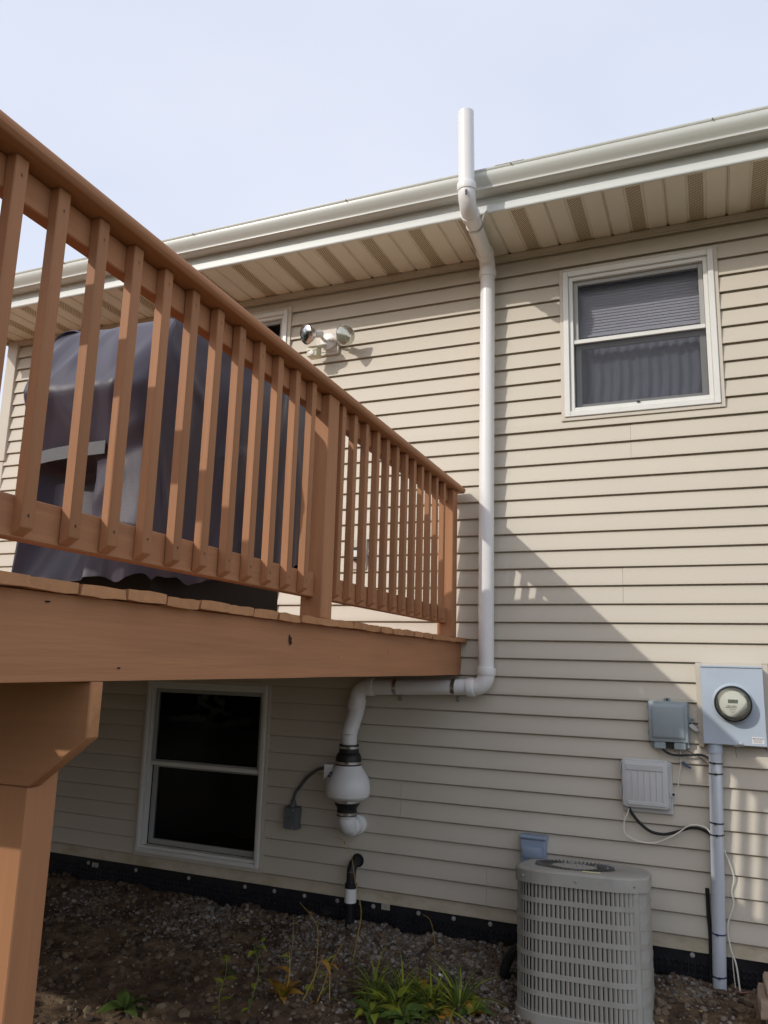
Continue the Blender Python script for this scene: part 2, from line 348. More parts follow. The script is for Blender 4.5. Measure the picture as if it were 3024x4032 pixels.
def siding():
    seams = {(1, 2): [-.377, -3.9], (9, 10): [-.443, -3.1], (25, 26): [-1.205, -3.0], (-1, 0): [-1.87, 1.4], (11, 12): [-1.767], (21, 22): [-1.714, -4.3], (-11, -10): [-1.64, .9]}
    rs = random.Random(3)
    for k in range(-10, 28):
        zb = ZC-CH*k; zt = zb+CH
        pair = (k, k+1) if k % 2 else (k-1, k)
        if pair not in seams: seams[pair] = [rs.uniform(.4, 2.2), rs.uniform(-5.0, -4.6)]
        cuts = sorted(seams[pair])
        if k == 27: spans = [(zb+.033, zt)]
        else: spans = [(zb, zt)]
        if k == -10: pass
        for z0, z1 in spans:
            # split the course at every opening edge in z
            zs = sorted({z0, z1}|{e for w in (UW, LW, DR) for e in w[2:] if z0+.004 < e < z1-.004})
            for a, b in zip(zs, zs[1:]):
                iv = [(HX0, HX1)]
                for w in (UW, LW, DR):
                    if w[2] < b-.002 and w[3] > a+.002:
                        iv = [p for l, r in iv for p in ((l, min(r, w[0]+.012)), (max(l, w[1]-.012), r)) if p[1]-p[0] > .02]
                for l, r in iv:
                    xs = [l]+[c for c in cuts if l+.05 < c < r-.05]+[r]
                    for j in range(len(xs)-1):
                        siding_piece(xs[j]+(.0012 if j else 0), xs[j+1], a, b+(.016 if b == z1 else 0), zb, -.0012 if (j % 2) else 0, siding_low if k == 27 else siding_m)
    zt = ZC+CH*11
    siding_piece(HX0, -1.64, zt-.0, SOF-.03, zt, 0, siding_m); siding_piece(-1.6388, HX1, zt, SOF-.03, zt, -.001, siding_m)
siding()
box('frieze_trim', trim_m, house, HX0, HX1, -.028, 0, SOF-.034, SOF-.002, .002)
# core walls behind the boards, left open at the windows
def core():
    y0, y1 = .011, .10; mb = MB()
    xs = sorted({HX0-.04, HX1, *[w[i] for w in (UW, LW, DR) for i in (0, 1)]}); zs = sorted({.05, 4.5, *[w[i] for w in (UW, LW, DR) for i in (2, 3)]})
    for i in range(len(xs)-1):
        for j in range(len(zs)-1):
            cx, cz = (xs[i]+xs[i+1])/2, (zs[j]+zs[j+1])/2
            if any(w[0] < cx < w[1] and w[2] < cz < w[3] for w in (UW, LW, DR)): continue
            mb.box(xs[i], xs[i+1], y0, y1, zs[j], zs[j+1])
    mb.build('wall_sheathing', dark_room, house)
core()
box('gable_wall', siding_m, house, HX0-.05, HX0-.01, .104, 8, .05, 4.5)
box('gable_wall', siding_m, house, HX1+.01, HX1+.05, .004, 8, .05, 4.5)
box('rear_wall', siding_m, house, HX0, HX1, 8, 8.1, .05, 4.5)
# left corner: proud post above, flat narrower one below
MB().prism([(-5.285, .10), (-5.285, -.034), (-5.178, -.034), (-5.178, 0), (-5.20, .002), (-5.20, .10)], 'z', 3.09, SOF-.001).build('corner_post', trim_m, house, .002)
MB().prism([(-5.272, .10), (-5.272, -.022), (-5.196, -.022), (-5.196, .10)], 'z', .24, 3.087).build('corner_post', trim_m, house, .002)
# foundation and dimpled membrane
box('foundation', M('concrete', (.25, .24, .22), .9, bump=.3), house, HX0, HX1, .002, .12, -.6, .30)
mb = MB().box(HX0, HX1, -.007, -.001, -.1, .238)
mb.build('foundation_membrane', membrane_m, house)
mb = MB(); z = .182
while z > .02:
    x = HX0+.01
    while x < 1.2:
        mb.add([(x-.009, -.008, z-.009), (x+.009, -.008, z-.009), (x+.009, -.008, z+.009), (x-.009, -.008, z+.009), (x-.004, -.017, z-.004), (x+.004, -.017, z-.004), (x+.004, -.017, z+.004), (x-.004, -.017, z+.004)],
               [(0, 1, 5, 4), (1, 2, 6, 5), (2, 3, 7, 6), (3, 0, 4, 7), (4, 5, 6, 7)])
        x += .0285
    z -= .0285
o = mb.build('membrane_dimples', membrane_m, house); o['kind'] = 'stuff'
fx = [-4.36, -3.964, -3.564, -3.147, -2.73, -2.522, -2.317, -2.10, -1.871, -1.596, -1.391, -1.185, -.93, -.62, -.17, .20]
f0 = None
for x in fx:
    if not f0: f0 = MB().lathe([(0, .004), (.005, .004), (.011, .002), (.0125, -.001)], (0, 0, 0), (0, -1, 0), 12).build('membrane_fastener', cap_m, house, local=True); f0.location = RM[house] @ Vector((x, -.009, .212))
    else: share(f0, 'membrane_fastener', house, (x, -.009, .212+.004*(x+2.5)))
for x0, x1, z0, z1 in ((-3.929, -3.877, .182, .214), (-1.82, -1.768, .206, .243)):
    t = box('membrane_tag', M('tag_cream', (.42, .38, .30), .7, var=.15, vs=30), house, x0, x1, -.012, -.008, z0, z1, .001)
    MB().lathe([(0, .003), (.009, .002), (.011, 0)], ((x0+x1)/2+.004, -.0125, (z0+z1)/2), (0, -1, 0), 10).build('tag_stud', cap_m, t)

def window(rect, casing, frame, rail_z, lower=True, has_blind=False, mat=white_vinyl, screen=True):
    x0, x1, z0, z1 = rect; y = -.034; c = casing; f = frame
    def ring(a0, a1, b0, b1, w, ya, yb, mb=None):
        mb = mb or MB(); mb.box(a0, a0+w, ya, yb, b0, b1); mb.box(a1-w, a1, ya, yb, b0, b1); mb.box(a0+w, a1-w, ya, yb, b1-w, b1); mb.box(a0+w, a1-w, ya, yb, b0, b0+w); return mb
    win = ring(x0, x1, z0, z1, c, -.026, .01).build('window', trim_m, house, .0015)
    a0, a1, b0, b1 = x0+c, x1-c, z0+c, z1-c
    ring(a0, a1, b0, b1, f*.58, y-.002, .02).build('window_frame', mat, win, .003)
    g = f*.58; ring(a0+g+.0005, a1-g-.0005, b0+g+.0005, b1-g-.0005, f*.42, y+.014, .03).build('window_frame_stop', mat, win, .002)
    a0 += f; a1 -= f; b0 += f; b1 -= f
    # upper sash outside, lower sash further in
    ring(a0+.001, a1-.001, rail_z-.004, b1-.001, .026, .004, .03).build('upper_sash', lead_m, win, .002)
    box('meeting_rail', mat, win, a0+.0015, a1-.0015, y+.020, .0035, rail_z-.012, rail_z+.012, .002)
    ring(a0+.001, a1-.001, b0+.001, rail_z+.004, .034, .036, .06).build('lower_sash', lead_m, win, .002)
    box('pane', glass_m, win, a0+.027, a1-.027, .014, .018, rail_z+.022, b1-.027)
    box('pane', glass_m, win, a0+.035, a1-.035, .046, .050, b0+.035, rail_z-.03)
    if screen:
        MB().add([(a0, .0, b0), (a1, .0, b0), (a1, .0, rail_z-.0125), (a0, .0, rail_z-.0125)], [(0, 1, 2, 3)]).build('insect_screen', screen_m, win)
    if has_blind:
        MB().add([(a0+.01, .009, rail_z+.013), (a1-.01, .009, rail_z+.013), (a1-.01, .009, b1-.01), (a0+.01, .009, b1-.01)], [(0, 1, 2, 3)]).build('insect_screen', screen2_m, win)
        z = b1-.03; s0 = None; zb = rail_z+.075
        while z > zb:
            if s0 is None:
                s0 = MB().prism([(.084, -.0125), (.0855, -.0122), (.0925, .0115), (.0910, .0120)], 'x', a0+.012, a1-.012).build('blind_slat', blind_m, win, local=False)
                s0.data.transform(Matrix.Translation(-(RM[house] @ Vector((0, 0, 0))))); s0.location = RM[house] @ Vector((0, 0, z))
            else: share(s0, 'blind_slat', win, (0, 0, z))
            z -= .0185
        box('blind_bottom_rail', blind_m, win, a0+.012, a1-.012, .078, .096, zb-.016, zb, .002)
        n = 180; vs = []
        for i in range(n+1):
            x = a0-.02+(a1-a0+.04)*i/n
            for j in range(17):
                zz = b0-.05+(rail_z+.10-b0)*j/16; ph = 1.3*math.sin(zz*11)
                vs.append((x, .12+.0065*math.sin(x*115+ph)+.004*math.sin(x*43+2*ph), zz))
        MB().add(vs, [(i*17+j, (i+1)*17+j, (i+1)*17+j+1, i*17+j+1) for i in range(n) for j in range(16)]).build('moire_curtain', moire_curtain_m, win)  # added cloth, its folds shaped to suggest the screen's moire ripple
    # room behind, its lack of light painted as near-black walls
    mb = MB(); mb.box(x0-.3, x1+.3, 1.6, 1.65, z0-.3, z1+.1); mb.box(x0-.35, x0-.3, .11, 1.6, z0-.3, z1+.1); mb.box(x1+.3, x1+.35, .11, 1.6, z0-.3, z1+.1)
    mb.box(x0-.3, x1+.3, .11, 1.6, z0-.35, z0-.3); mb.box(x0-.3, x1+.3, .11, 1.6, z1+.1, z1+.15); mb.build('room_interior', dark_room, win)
    return win
w = window(UW, .021, .056, 3.477, has_blind=True)
box('sash_lock_tab', black_m, w, -.335, -.318, -.030, -.022, 3.0665, 3.073)
window(LW, .021, .042, .888, screen=False)
w = window(DR, .026, .05, 2.9, screen=False)
# soffit
def soffit():
    y0, y1 = -.515, -.018; P = .3112; v0 = None; p0 = None
    k = -12
    for k in range(-17, 9):
        cx = .028+P*k
        if cx-P/2 < HX0-.25 or cx+P/2 > HX1: continue
        if p0 is None:
            h = .0; g = .010
            pr = [(-P/2+.0010, .0), (-P/2+.0010, g), (-P/2+.006, g), (-P/2+.010, 0), (-.054, 0), (-.050, .007), (-.045, .007), (-.041, .002), (.041, .002), (.045, .007), (.050, .007), (.054, 0), (P/2-.010, 0), (P/2-.006, g), (P/2-.0010, g), (P/2-.0010, .0)]
            pr = pr[1:-1]+[(P/2-.001, .02), (-P/2+.001, .02)]
            p0 = MB().prism([(x, z) for x, z in pr], 'y', y0, y1).build('soffit_panel', soffit_m, house, local=True, smooth=20)
            p0.location = RM[house] @ Vector((cx, 0, SOF)); o = p0
            v0 = MB().add([(-.038, y0+.03, .0012), (.038, y0+.03, .0012), (.038, y1-.004, .0012), (-.038, y1-.004, .0012)], [(0, 1, 2, 3)]).build('vent_strip', vent_m, o, local=True)
        else:
            o = share(p0, 'soffit_panel', house, (cx, 0, SOF)); vv = share(v0, 'vent_strip', o, (0, 0, 0), local=True)
soffit()
# fascia, gutter, roof
MB().prism([(-.516, 4.118), (-.516, 4.104), (-.530, 4.102), (-.5335, 4.108), (-.530, 4.150), (-.522, 4.158), (-.522, 4.29), (-.512, 4.29)], 'x', HX0-.225, .42).build('fascia', fascia_m, house, smooth=30)
MB().prism([(-.516, 4.118), (-.516, 4.1025), (-.5315, 4.1005), (-.535, 4.107), (-.5315, 4.150), (-.5235, 4.158), (-.5235, 4.29), (-.512, 4.29)], 'x', .36, HX1).build('fascia', fascia_m, house, smooth=30)
gp = [(-.524, 4.300), (-.524, 4.205), (-.606, 4.198), (-.612, 4.203), (-.612, 4.212), (-.616, 4.218), (-.628, 4.230), (-.643, 4.249), (-.650, 4.266), (-.650, 4.283), (-.655, 4.287), (-.656, 4.298), (-.652, 4.301), (-.636, 4.300), (-.634, 4.268), (-.622, 4.250), (-.600, 4.228), (-.532, 4.222), (-.532, 4.302)]
gut = MB().prism(gp, 'x', HX0-.24, HX1).build('gutter', gutter_m, house, smooth=50)
for x in (-4.1, -3.0, -1.9, -.9, .12, 1.0): MB().tube([(x, -.520, 4.293), (x, -.662, 4.291), (x, -.664, 4.286)], .0035, 6).build('gutter_hanger', zinc, gut)
box('gutter_splice', fascia_m, house, -.99, -.83, -.659, -.62, 4.2985, 4.303)
MB().prism([(-.56, 4.30), (-.56, 4.315), (4, 6.1), (8.6, 4.3), (8.6, 4.28), (4, 6.07)], 'x', HX0-.3, HX1+.3).build('roof', roof_m, house)
MB().prism([(-.51, 4.117), (-.51, 4.30), (4, 6.05), (8.5, 4.28), (8.5, 4.2), (-.0, 4.137)], 'x', HX0-.218, HX0-.19).build('gable_trim', siding_m, house)

# ------------------------------------------------------------------ deck
TH = .029
deck = thing('wooden_deck', 'raised deck of brown painted lumber with baluster railing, post and beam', 'deck', (-1.36, 0, 0), TH)
DZ = 1.735; DW = -6.4; DF = -3.60
def dbox(name, mat, *a, bevel=.003, parent=None): return box(name, mat, parent or deck, *a, bevel=bevel, local=True)
# deck boards, ends uneven
rs = random.Random(11); y = DF+.012
i = 0
while y < -.03:
    wd = min(.142, -.016-y)
    ex = .026+rs.uniform(-.006, .010); zt = DZ+rs.uniform(-.002, .002); mb = MB()
    # rough sawn end: a few extra facets
    n = 4; pts = []
    for q in range(n+1): pts.append((y+wd*q/n, zt+(-.0015 if q in (0, n) else rs.uniform(-.0012, .0012))))
    bot = [(y+wd*q/n, zt-.026+(0.002 if q in (0, n) else rs.uniform(-.001, .001))) for q in range(n, -1, -1)]
    sec = pts+bot; m = len(sec); vs = []
    for x, j in ((DW, 0), (ex-.02, 0), (ex, 1)):
        vs += [(x+(rs.uniform(-.004, .004) if j else 0), a, b+(rs.uniform(-.0012, .0012) if j else 0)) for a, b in sec]
    fs = [(c*m+k, c*m+(k+1) % m, (c+1)*m+(k+1) % m, (c+1)*m+k) for c in range(2) for k in range(m)]+[tuple(range(m))[::-1], tuple(range(2*m, 3*m))]
    o = mb.add(vs, fs).build('deck_board', [woodX, wood_end], deck, local=True, smooth=25)
    o.data.polygons[-1].material_index = 1
    for pz in o.data.polygons:
        if pz.normal.x > .8: pz.material_index = 1
    y += .1466; i += 1
# rim joist along the visible side, slightly crowned top, with a chewed hole
n = 24; vs = []
for i in range(n+1):
    yy = DF+(-.012-DF)*i/n; w1 = .0018*noise.noise((yy*2, 1, 1)); w2 = .002*noise.noise((yy*2, 5, 1))
    vs += [(0+w1, yy, 1.527+w2), (.0015+w1, yy, 1.62), (0+w1, yy, 1.7085), (-.038, yy, 1.7085), (-.038, yy, 1.527+w2)]
fs = [(i*5+k, i*5+(k+1) % 5, (i+1)*5+(k+1) % 5, (i+1)*5+k) for i in range(n) for k in range(5)]+[(4, 3, 2, 1, 0), tuple(range(n*5, n*5+5))]
rim = MB().add(vs, fs).build('rim_joist', woodY, deck, local=True, smooth=30)
hole_m = M('rotten_wood', (.018, .008, .004), .95)
def blotch(y, z, w, h, seed):
    r = random.Random(seed); k = 14; vs = [(.0032, y, z)]
    for q in range(k):
        a = 2*math.pi*q/k; f = r.uniform(.35, 1); vs.append((.0030, y+w*f*math.cos(a), z+h*f*math.sin(a)))
    MB().add(vs, [(0, 1+q, 1+(q+1) % k) for q in range(k)]).build('rot_pit', hole_m, rim, local=True)
blotch(-2.146, 1.652, .013, .020, 2); blotch(-2.140, 1.640, .012, .010, 5); blotch(-1.226, 1.633, .004, .009, 3); blotch(-2.98, 1.556, .009, .004, 4); blotch(-3.22, 1.69, .010, .003, 6); blotch(-1.75, 1.60, .006, .003, 7)
dbox('rim_joist', woodX, DW, -.040, DF-.038, DF, 1.527, 1.7085)
dbox('ledger_board', woodX, DW, -.040, -.05, -.012, 1.527, 1.7085)
x = -.42
while x > DW: dbox('joist', woodY, x-.038, x, DF+.001, -.051, 1.5275, 1.7080); x -= .41
# beam with chamfered end, notched post
MB().prism([(.001, 1.5260), (.001, 1.404), (-.146, 1.292), (DW+.2, 1.292), (DW+.2, 1.5260)], 'y', -3.066, -3.026).build('beam', woodX, deck, .003, local=True)
bo = bpy.data.objects['beam']
for p in bo.data.polygons:
    if p.normal.x > .9: p.material_index = 0
bo.data.materials.append(wood_end)
for p in bo.data.polygons:
    if p.normal.x > .9: p.material_index = 1
for px in (-.146, -3.0, DW+.6):
    MB().prism([(-3.0655, -.35), (-3.0655, 1.2905), (-3.0252, 1.2905), (-3.0252, 1.5265), (-2.976, 1.5265), (-2.976, -.35)], 'x', px-.092, px).build('support_post', woodZ, deck, .003, local=True)
# railing
def rail_post(x, y): return dbox('rail_post', woodZ, x-.089, x, y-.089, y, DZ+.001, 2.588, bevel=.004)
PY1, PY2 = -.115, -1.82
for yy in (PY1, PY2, DF+.095): rail_post(0, yy)
mb = MB()
def cap_profile(x0, x1): return [(x0, 2.590), (x0, 2.616), (x0+.008, 2.625), (x1-.012, 2.6255), (x1-.003, 2.620), (x1, 2.610), (x1-.001, 2.600), (x1-.010, 2.590)]
MB().prism(cap_profile(-.115, .032), 'y', DF-.03, -.055).build('handrail_cap', woodY, deck, .0015, local=True, smooth=60)
for ya, yb in ((PY2+.001, PY1-.090), (DF+.096, PY2-.090)):
    dbox('top_rail', woodY, -.072, -.034, ya, yb, 2.515, 2.589, bevel=.003)
    dbox('bottom_rail', woodY, -.072, -.034, ya, yb, 1.812, 1.900, bevel=.003)
b0 = None; n0 = None
def baluster(yr, parent=None):
    global b0, n0
    if b0 is None:
        prof = [(-.0337, 1.816), (-.006, 1.833), (-.006, 2.589), (-.0337, 2.589)]
        b0 = MB().prism([(a, b-2.2) for a, b in prof], 'y', -.034, 0).build('baluster', woodZ, deck, .0022, local=True)
        b0.location = (0, yr, 2.2)
        n0 = MB().add([(-.0045, -.021, -.336), (-.0045, -.016, -.339), (-.0045, -.018, -.330), (-.0045, -.019, .345), (-.0045, -.015, .342), (-.0045, -.018, .351)], [(0, 1, 2), (3, 4, 5)]).build('nail_head', hole_m, b0, local=True)
        return b0
    o = share(b0, 'baluster', deck, (rs.uniform(-.0015, .0015), yr, 2.2), (rs.uniform(-.004, .004), rs.uniform(-.002, .002), rs.uniform(-.03, .03)), local=True)
    share(n0, 'nail_head', o, (0, 0, rs.uniform(-.008, .004)), local=True); return o
for yr in (-3.513, -3.390, -3.268, -3.140, -3.015, -2.891, -2.767, -2.643, -2.518, -2.393, -2.268, -2.140, -2.012): baluster(yr)
for yr in (-1.738, -1.616, -1.492, -1.365, -1.240, -1.113, -.986, -.861, -.733, -.606, -.480, -.345): baluster(yr)
# front railing (beyond the left edge of the picture)
MB().prism([(a, b) for a, b in [(DF-.03, 2.590), (DF-.03, 2.6255), (DF+.11, 2.6255), (DF+.11, 2.590)]], 'x', DW, -.116).build('handrail_cap', woodX, deck, .003, local=True)
dbox('top_rail', woodX, DW, -.090, DF+.045, DF+.083, 2.515, 2.589); dbox('bottom_rail', woodX, DW, -.090, DF+.045, DF+.083, 1.812, 1.900)
for k in range(50):
    o = share(b0, 'baluster', deck, (-.20-k*.122, DF+.0, 2.2), (0, 0, -math.pi/2), local=True)
rail_post(-1.86, DF+.095); rail_post(-3.9, DF+.095); rail_post(DW+.1, DF+.095)

# ------------------------------------------------------------------ covered grill on the deck
grill = thing('covered_grill', 'patio grill under a dark purple grey fabric cover standing behind the railing', 'grill', (-1.9, -2.05, DZ), TH)
def grill_cover():
    # section across the short side at each station along y; local frame, x right, y away from camera
    X0, X1, Y0, Y1 = -.265, .265, -.555, .70; H = 1.0; HB = .11
    NU, NV = 150, 60
    # perimeter of a rounded rectangle
    r = .075; per = []
    def add_arc(cx, cy, a0):
        for q in range(11): a = a0+q/10*math.pi/2; per.append((cx+r*math.cos(a), cy+r*math.sin(a)))
    def line(p, q, n):
        for k in range(1, n): per.append((p[0]+(q[0]-p[0])*k/n, p[1]+(q[1]-p[1])*k/n))
    add_arc(X1-r, Y1-r, 0); line((X1-r, Y1), (X0+r, Y1), 26); add_arc(X0+r, Y1-r, math.pi/2); line((X0, Y1-r), (X0, Y0+r), 50)
    add_arc(X0+r, Y0+r, math.pi); line((X0+r, Y0), (X1-r, Y0), 46); add_arc(X1-r, Y0+r, 1.5*math.pi); line((X1, Y0+r), (X1, Y1-r), 90)
    n = len(per); vs = []; fs = []
    rc = random.Random(5)
    # crease lines: (face, a, b) in face coordinates, each a sharp little tent
    CF = [((-.22, .50), (-.02, .98), .012, .05), ((-.22, .50), (-.20, .98), .014, .04), ((.09, .51), (.22, .86), .016, .05), ((.09, .51), (.25, .60), .014, .05), ((-.10, .70), (.06, .52), .012, .05),
          ((-.25, .86), (-.14, .66), .014, .05), ((.02, .96), (.14, .72), .009, .05), ((-.05, .70), (-.12, .98), .006, .04), ((.05, .70), (.22, .64), .008, .05), ((.12, .44), (.20, .12), .016, .05), ((.02, .30), (.13, .45), .012, .05)]
    CS = []
    for q in range(26):
        a = (rc.uniform(-.5, .8), rc.uniform(.15, .95)); g = rc.uniform(-1.9, -1.1) if q % 3 else rc.uniform(-.7, .5); l = rc.uniform(.15, .5)
        CS.append((a, (a[0]+l*math.cos(g), a[1]+l*math.sin(g)), rc.uniform(.006, .016), rc.uniform(.03, .07)))
    def tent(u, v, C):
        d = 0
        for (ax, ay), (bx, by), A, w in C:
            ex, ey = bx-ax, by-ay; L2 = ex*ex+ey*ey; t = max(0, min(1, ((u-ax)*ex+(v-ay)*ey)/L2)); r_ = math.hypot(u-ax-t*ex, v-ay-t*ey)
            if r_ < w: d += A*(1-r_/w)*math.sin(math.pi*min(1, max(.0, .12+.76*t)))
        return d
    for j in range(NV+1):
        t = j/NV
        if t < .84: z = HB+(H-.055-HB)*t/.84; ins = 0
        else:
            a = (t-.84)/.16; z = H-.055+.055*math.sin(a*math.pi/2); ins = .055*(1-math.cos(a*math.pi/2))
        for (x, y) in per:
            k = 1-.04*max(0, (z-.5)/.5)
            px, py = x*k*(1-ins/.265*.9), y*(1-ins/.7*.9)
            d = noise.noise((x*3.2, y*3.2, z*2.2))*.014+noise.noise((x*9, y*9, z*4+4))*.006
            wf = max(0, min(1, (Y0+.09-y)/.05))                       # the end that faces the viewer
            if wf > 0: d += wf*tent(x, z, CF)
            if x > X1-.04 and y > Y0+.05: d += tent(y, z, CS)-.004
            if x < X0+.04: d += tent(-y, z, CS)
            d += .010*max(0, (.42-z)/.3)*math.sin((x*1.0+y*1.0)*34+2*noise.noise((x*4, y*4, 2)))
            L_ = math.hypot(px, py) or 1; px += d*px/L_; py += d*py/L_
            # widest at the side shelf edge: leans back above it, folds in under it
            e = max(0, min(1, (Y0+.16-y)/.16))
            if z > .70: py += e*.20*((z-.70)/(H-.70))**1.15
            else: py += e*.085*max(0, min(1, (.70-z)/.18))
            if z < .34: py -= e*.015*((.34-z)/.23)**1.3*(1 if x < .12 else .4); px -= e*.03*((.34-z)/.23)*(1 if x < 0 else 0)
            if wf > 0 and abs(x) < .25:
                sgm = max(0, min(1, (.50-z)/.03))*max(0, min(1, z/.25)); wx = max(0, 1-abs((x+.09)/.14)**4)
                py += wf*.10*sgm*wx
            hem = HB-.02+.15*max(0, min(1, (y-Y0-.30)/.75))*(1 if x > 0 else .4); q = max(0, min(1, (y-Y0-.1)/.5)); HT = 1.015+.075*q*q*(3-2*q)-.10*max(0, (.05-x)/.31)*q
            zz = hem+(z-HB)*(HT-hem)/(H-HB)
            if j == 0: zz += .025*noise.noise((x*6, y*6, 1))+.02*noise.noise((x*14, y*14, 3))
            vs.append((px, py, zz))
    for j in range(NV):
        for i in range(n): fs.append((j*n+i, j*n+(i+1) % n, (j+1)*n+(i+1) % n, (j+1)*n+i))
    base = NV*n
    for a in (.75, .4, .05):
        for i in range(n):
            x, y, z = vs[NV*n+i]; vs.append((x*a, y*a+(1-a)*.14, z+.012*(1-a)))
        b2 = len(vs)-n; fs += [(base+i, base+(i+1) % n, b2+(i+1) % n, b2+i) for i in range(n)]; base = b2
    fs.append(tuple(range(base, base+n)))
    c = MB().add(vs, fs).build('fabric_cover', fabric_m, grill, local=True, smooth=50)
    mb = MB(); p = [(-.215, -.475, .497), (-.12, -.492, .502), (0, -.497, .508), (.095, -.494, .512)]
    w = .022; q = spline(p, 5); vs = []
    for a in q: vs += [(a.x, a.y, a.z-w), (a.x, a.y, a.z+w), (a.x, a.y+.004, a.z+w), (a.x, a.y+.004, a.z-w)]
    m = len(q); fs = [(i*4+k, i*4+(k+1) % 4, (i+1)*4+(k+1) % 4, (i+1)*4+k) for i in range(m-1) for k in range(4)]+[(3, 2, 1, 0), tuple(range((m-1)*4, m*4))]
    MB().add(vs, fs).build('webbing_strap', strap_m, grill, local=True)
    box('bottom_shelf', black_m, grill, -.20, .20, -.34, .52, .045, .22, local=True)
    for sx in (-.2, .19):
        for sy in (-.33, .10, .46):
            MB().lathe([(.0, .0), (.02, .002), (.022, .012), (.018, .032), (.0, .034)], (sx, sy, .001), (0, 0, 1), 10).build('caster', cream_pl, grill, local=True)
    for sx in (-.15, .15):
        for sy in (-.22, .4): MB().tube([(sx, sy, .21), (sx, sy, .70)], .02, 8).build('frame_leg', black_m, grill, local=True)
grill_cover()

# ------------------------------------------------------------------ radon vent pipe with fan
vent = thing('vent_pipe', 'tall white plastic vent pipe with bulbous fan running up past the gutter', 'vent pipe', (-1.98, -.17, .6))
PR, HR = .0446, .0528
RX, RY, RZT, RZB = -1.183, -.093, 4.058, 1.466
TX, TY = -1.133, -.715
FX, FY = -1.982, -.172
def pipe(pts, r=PR, name='pipe', n=28, mat=pvc): return MB().tube(pts, r, n).build(name, mat, vent, smooth=40)
def hub(p, d, l, r=HR, name='pipe_hub', parent=None, mat=pvc):
    return MB().lathe([(r-.006, 0), (r-.001, .0005), (r, .003), (r, l-.003), (r-.001, l-.0005), (r-.006, l)], p, d, 28).build(name, mat, parent or vent, smooth=40)
def elbow(p0, c, p1, r, hub0=True, hub1=True, hl=.042):
    a = arc(p0, c, p1, r, 12); e = MB().tube(a, .0478, 28, cap=True).build('elbow', pvc, vent, smooth=40)
    if hub0: d = (a[0]-a[1]).normalized(); hub(a[0]-d*.003, d, hl, parent=e)
    if hub1: d = (a[-1]-a[-2]).normalized(); hub(a[-1]-d*.003, d, hl, parent=e)
    return a, e
A1, e1 = elbow((RX, RY, 2), (RX, RY, RZT), (TX, TY, RZT), .075)
A2, e2 = elbow((RX, RY, RZT), (TX, TY, RZT), (TX-.003, TY-.012, 5), .085)
pipe([(RX-.004, RY, RZB+.10), (RX-.006, RY+.006, 2.6), A1[0]]); pipe([A1[-1], A2[0]]); pipe([A2[-1], (TX-.004, TY-.016, 4.616)])
MB().lathe([(PR-.006, 0), (PR-.006, .0006), (0, .0006)], (TX-.004, TY-.016, 4.6165)).build('pipe_bore', dark_room, vent)
box('barcode_label', ink, e2, TX+.006, TX+.018, TY-.0500, TY-.0485, 4.085, 4.118)
H0 = (RX-.004, RY, RZB); H1 = (-1.972, RY-.007, 1.437)
A3, e3 = elbow((RX-.004, RY, 2), H0, H1, .072)
A4, e4 = elbow(H0, H1, (-1.974, RY-.007, .5), .070)
pipe([A3[-1], A4[0]])
J0, J1 = Vector((-1.976, RY-.009, 1.295)), Vector((FX, FY, 1.185))
pipe([A4[-1], J0])
j = arc(A4[-1], J0, J1, .05, 5)+arc(J0, J1, (FX, FY, 1.0), .05, 5)
jg = MB().tube(j, .0474, 28).build('offset_elbow', pvc, vent); hub(J0+Vector((0, 0, .012)), (0, 0, 1), .036, parent=jg)
pipe([j[-1], (FX, FY, 1.08)])
prof = [(.062, 1.004), (.073, 1.000), (.082, .986), (.098, .962), (.114, .936), (.125, .910), (.1295, .885), (.1295, .850), (.1285, .8475), (.1265, .846), (.1275, .844), (.124, .832), (.112, .820), (.092, .812), (.070, .809)]
fan = MB().lathe([(r, z-.6) for r, z in prof], (FX, FY, .6), (0, 0, 1), 40).build('fan_housing', pvc_shell, vent, smooth=28)
wb = MB().prism([(-2.122, .998), (-2.066, .998), (-2.066, .960), (-2.118, .915), (-2.122, .915)], 'y', FY-.035, FY+.03).build('wiring_box', pvc_shell, vent, .003)
a = math.radians(200); cx, cz = -2.062, .957
mbs = MB()
d = Vector((math.cos(R(232)), math.sin(R(232)), 0)); pbase = Vector((FX, FY, 0))+d*.109; tvec = Vector((-d.y, d.x, 0)); up = (Vector((0, 0, 1))*.9-d*.62).normalized()
pc = pbase+Vector((0, 0, .951))+d*.006
nn = tvec.cross(up).normalized(); nn = nn if nn.dot(d) > 0 else -nn
vs = [pc+tvec*a_*.016+up*b_*.015+nn*c_ for c_ in (0, .001) for a_, b_ in ((-1, -1), (1, -1), (1, 1), (-1, 1))]
st = MB().add(vs, [(0, 1, 2, 3), (7, 6, 5, 4), (0, 1, 5, 4), (1, 2, 6, 5), (2, 3, 7, 6), (3, 0, 4, 7)]).build('blue_sticker', blue_m, fan)
MB().lathe([(0, .0003), (.006, .0002), (.0065, 0)], pc+nn*.0012, nn, 8).build('sticker_emblem', label_w, fan)
def coupling(prof, clamps):
    c = MB().lathe(prof, (FX, FY, 0), (0, 0, 1), 32).build('rubber_coupling', rubber, vent, smooth=40)
    for z, r in clamps:
        b = MB().lathe([(r-.002, -.0065), (r+.0012, -.0065), (r+.0012, .0065), (r-.002, .0065)], (FX, FY, z), (0, 0, 1), 32).build('hose_clamp', steel, c)
        box('clamp_screw', zinc, c, FX+.010, FX+.040, FY-r-.013, FY-r-.0015, z-.006, z+.006, .002)
coupling([(.066, .996), (.0735, .998), (.0745, 1.003), (.0735, 1.045), (.066, 1.062), (.0575, 1.070), (.0565, 1.108), (.058, 1.113), (.050, 1.114)], [(1.014, .0738), (1.098, .0568)])
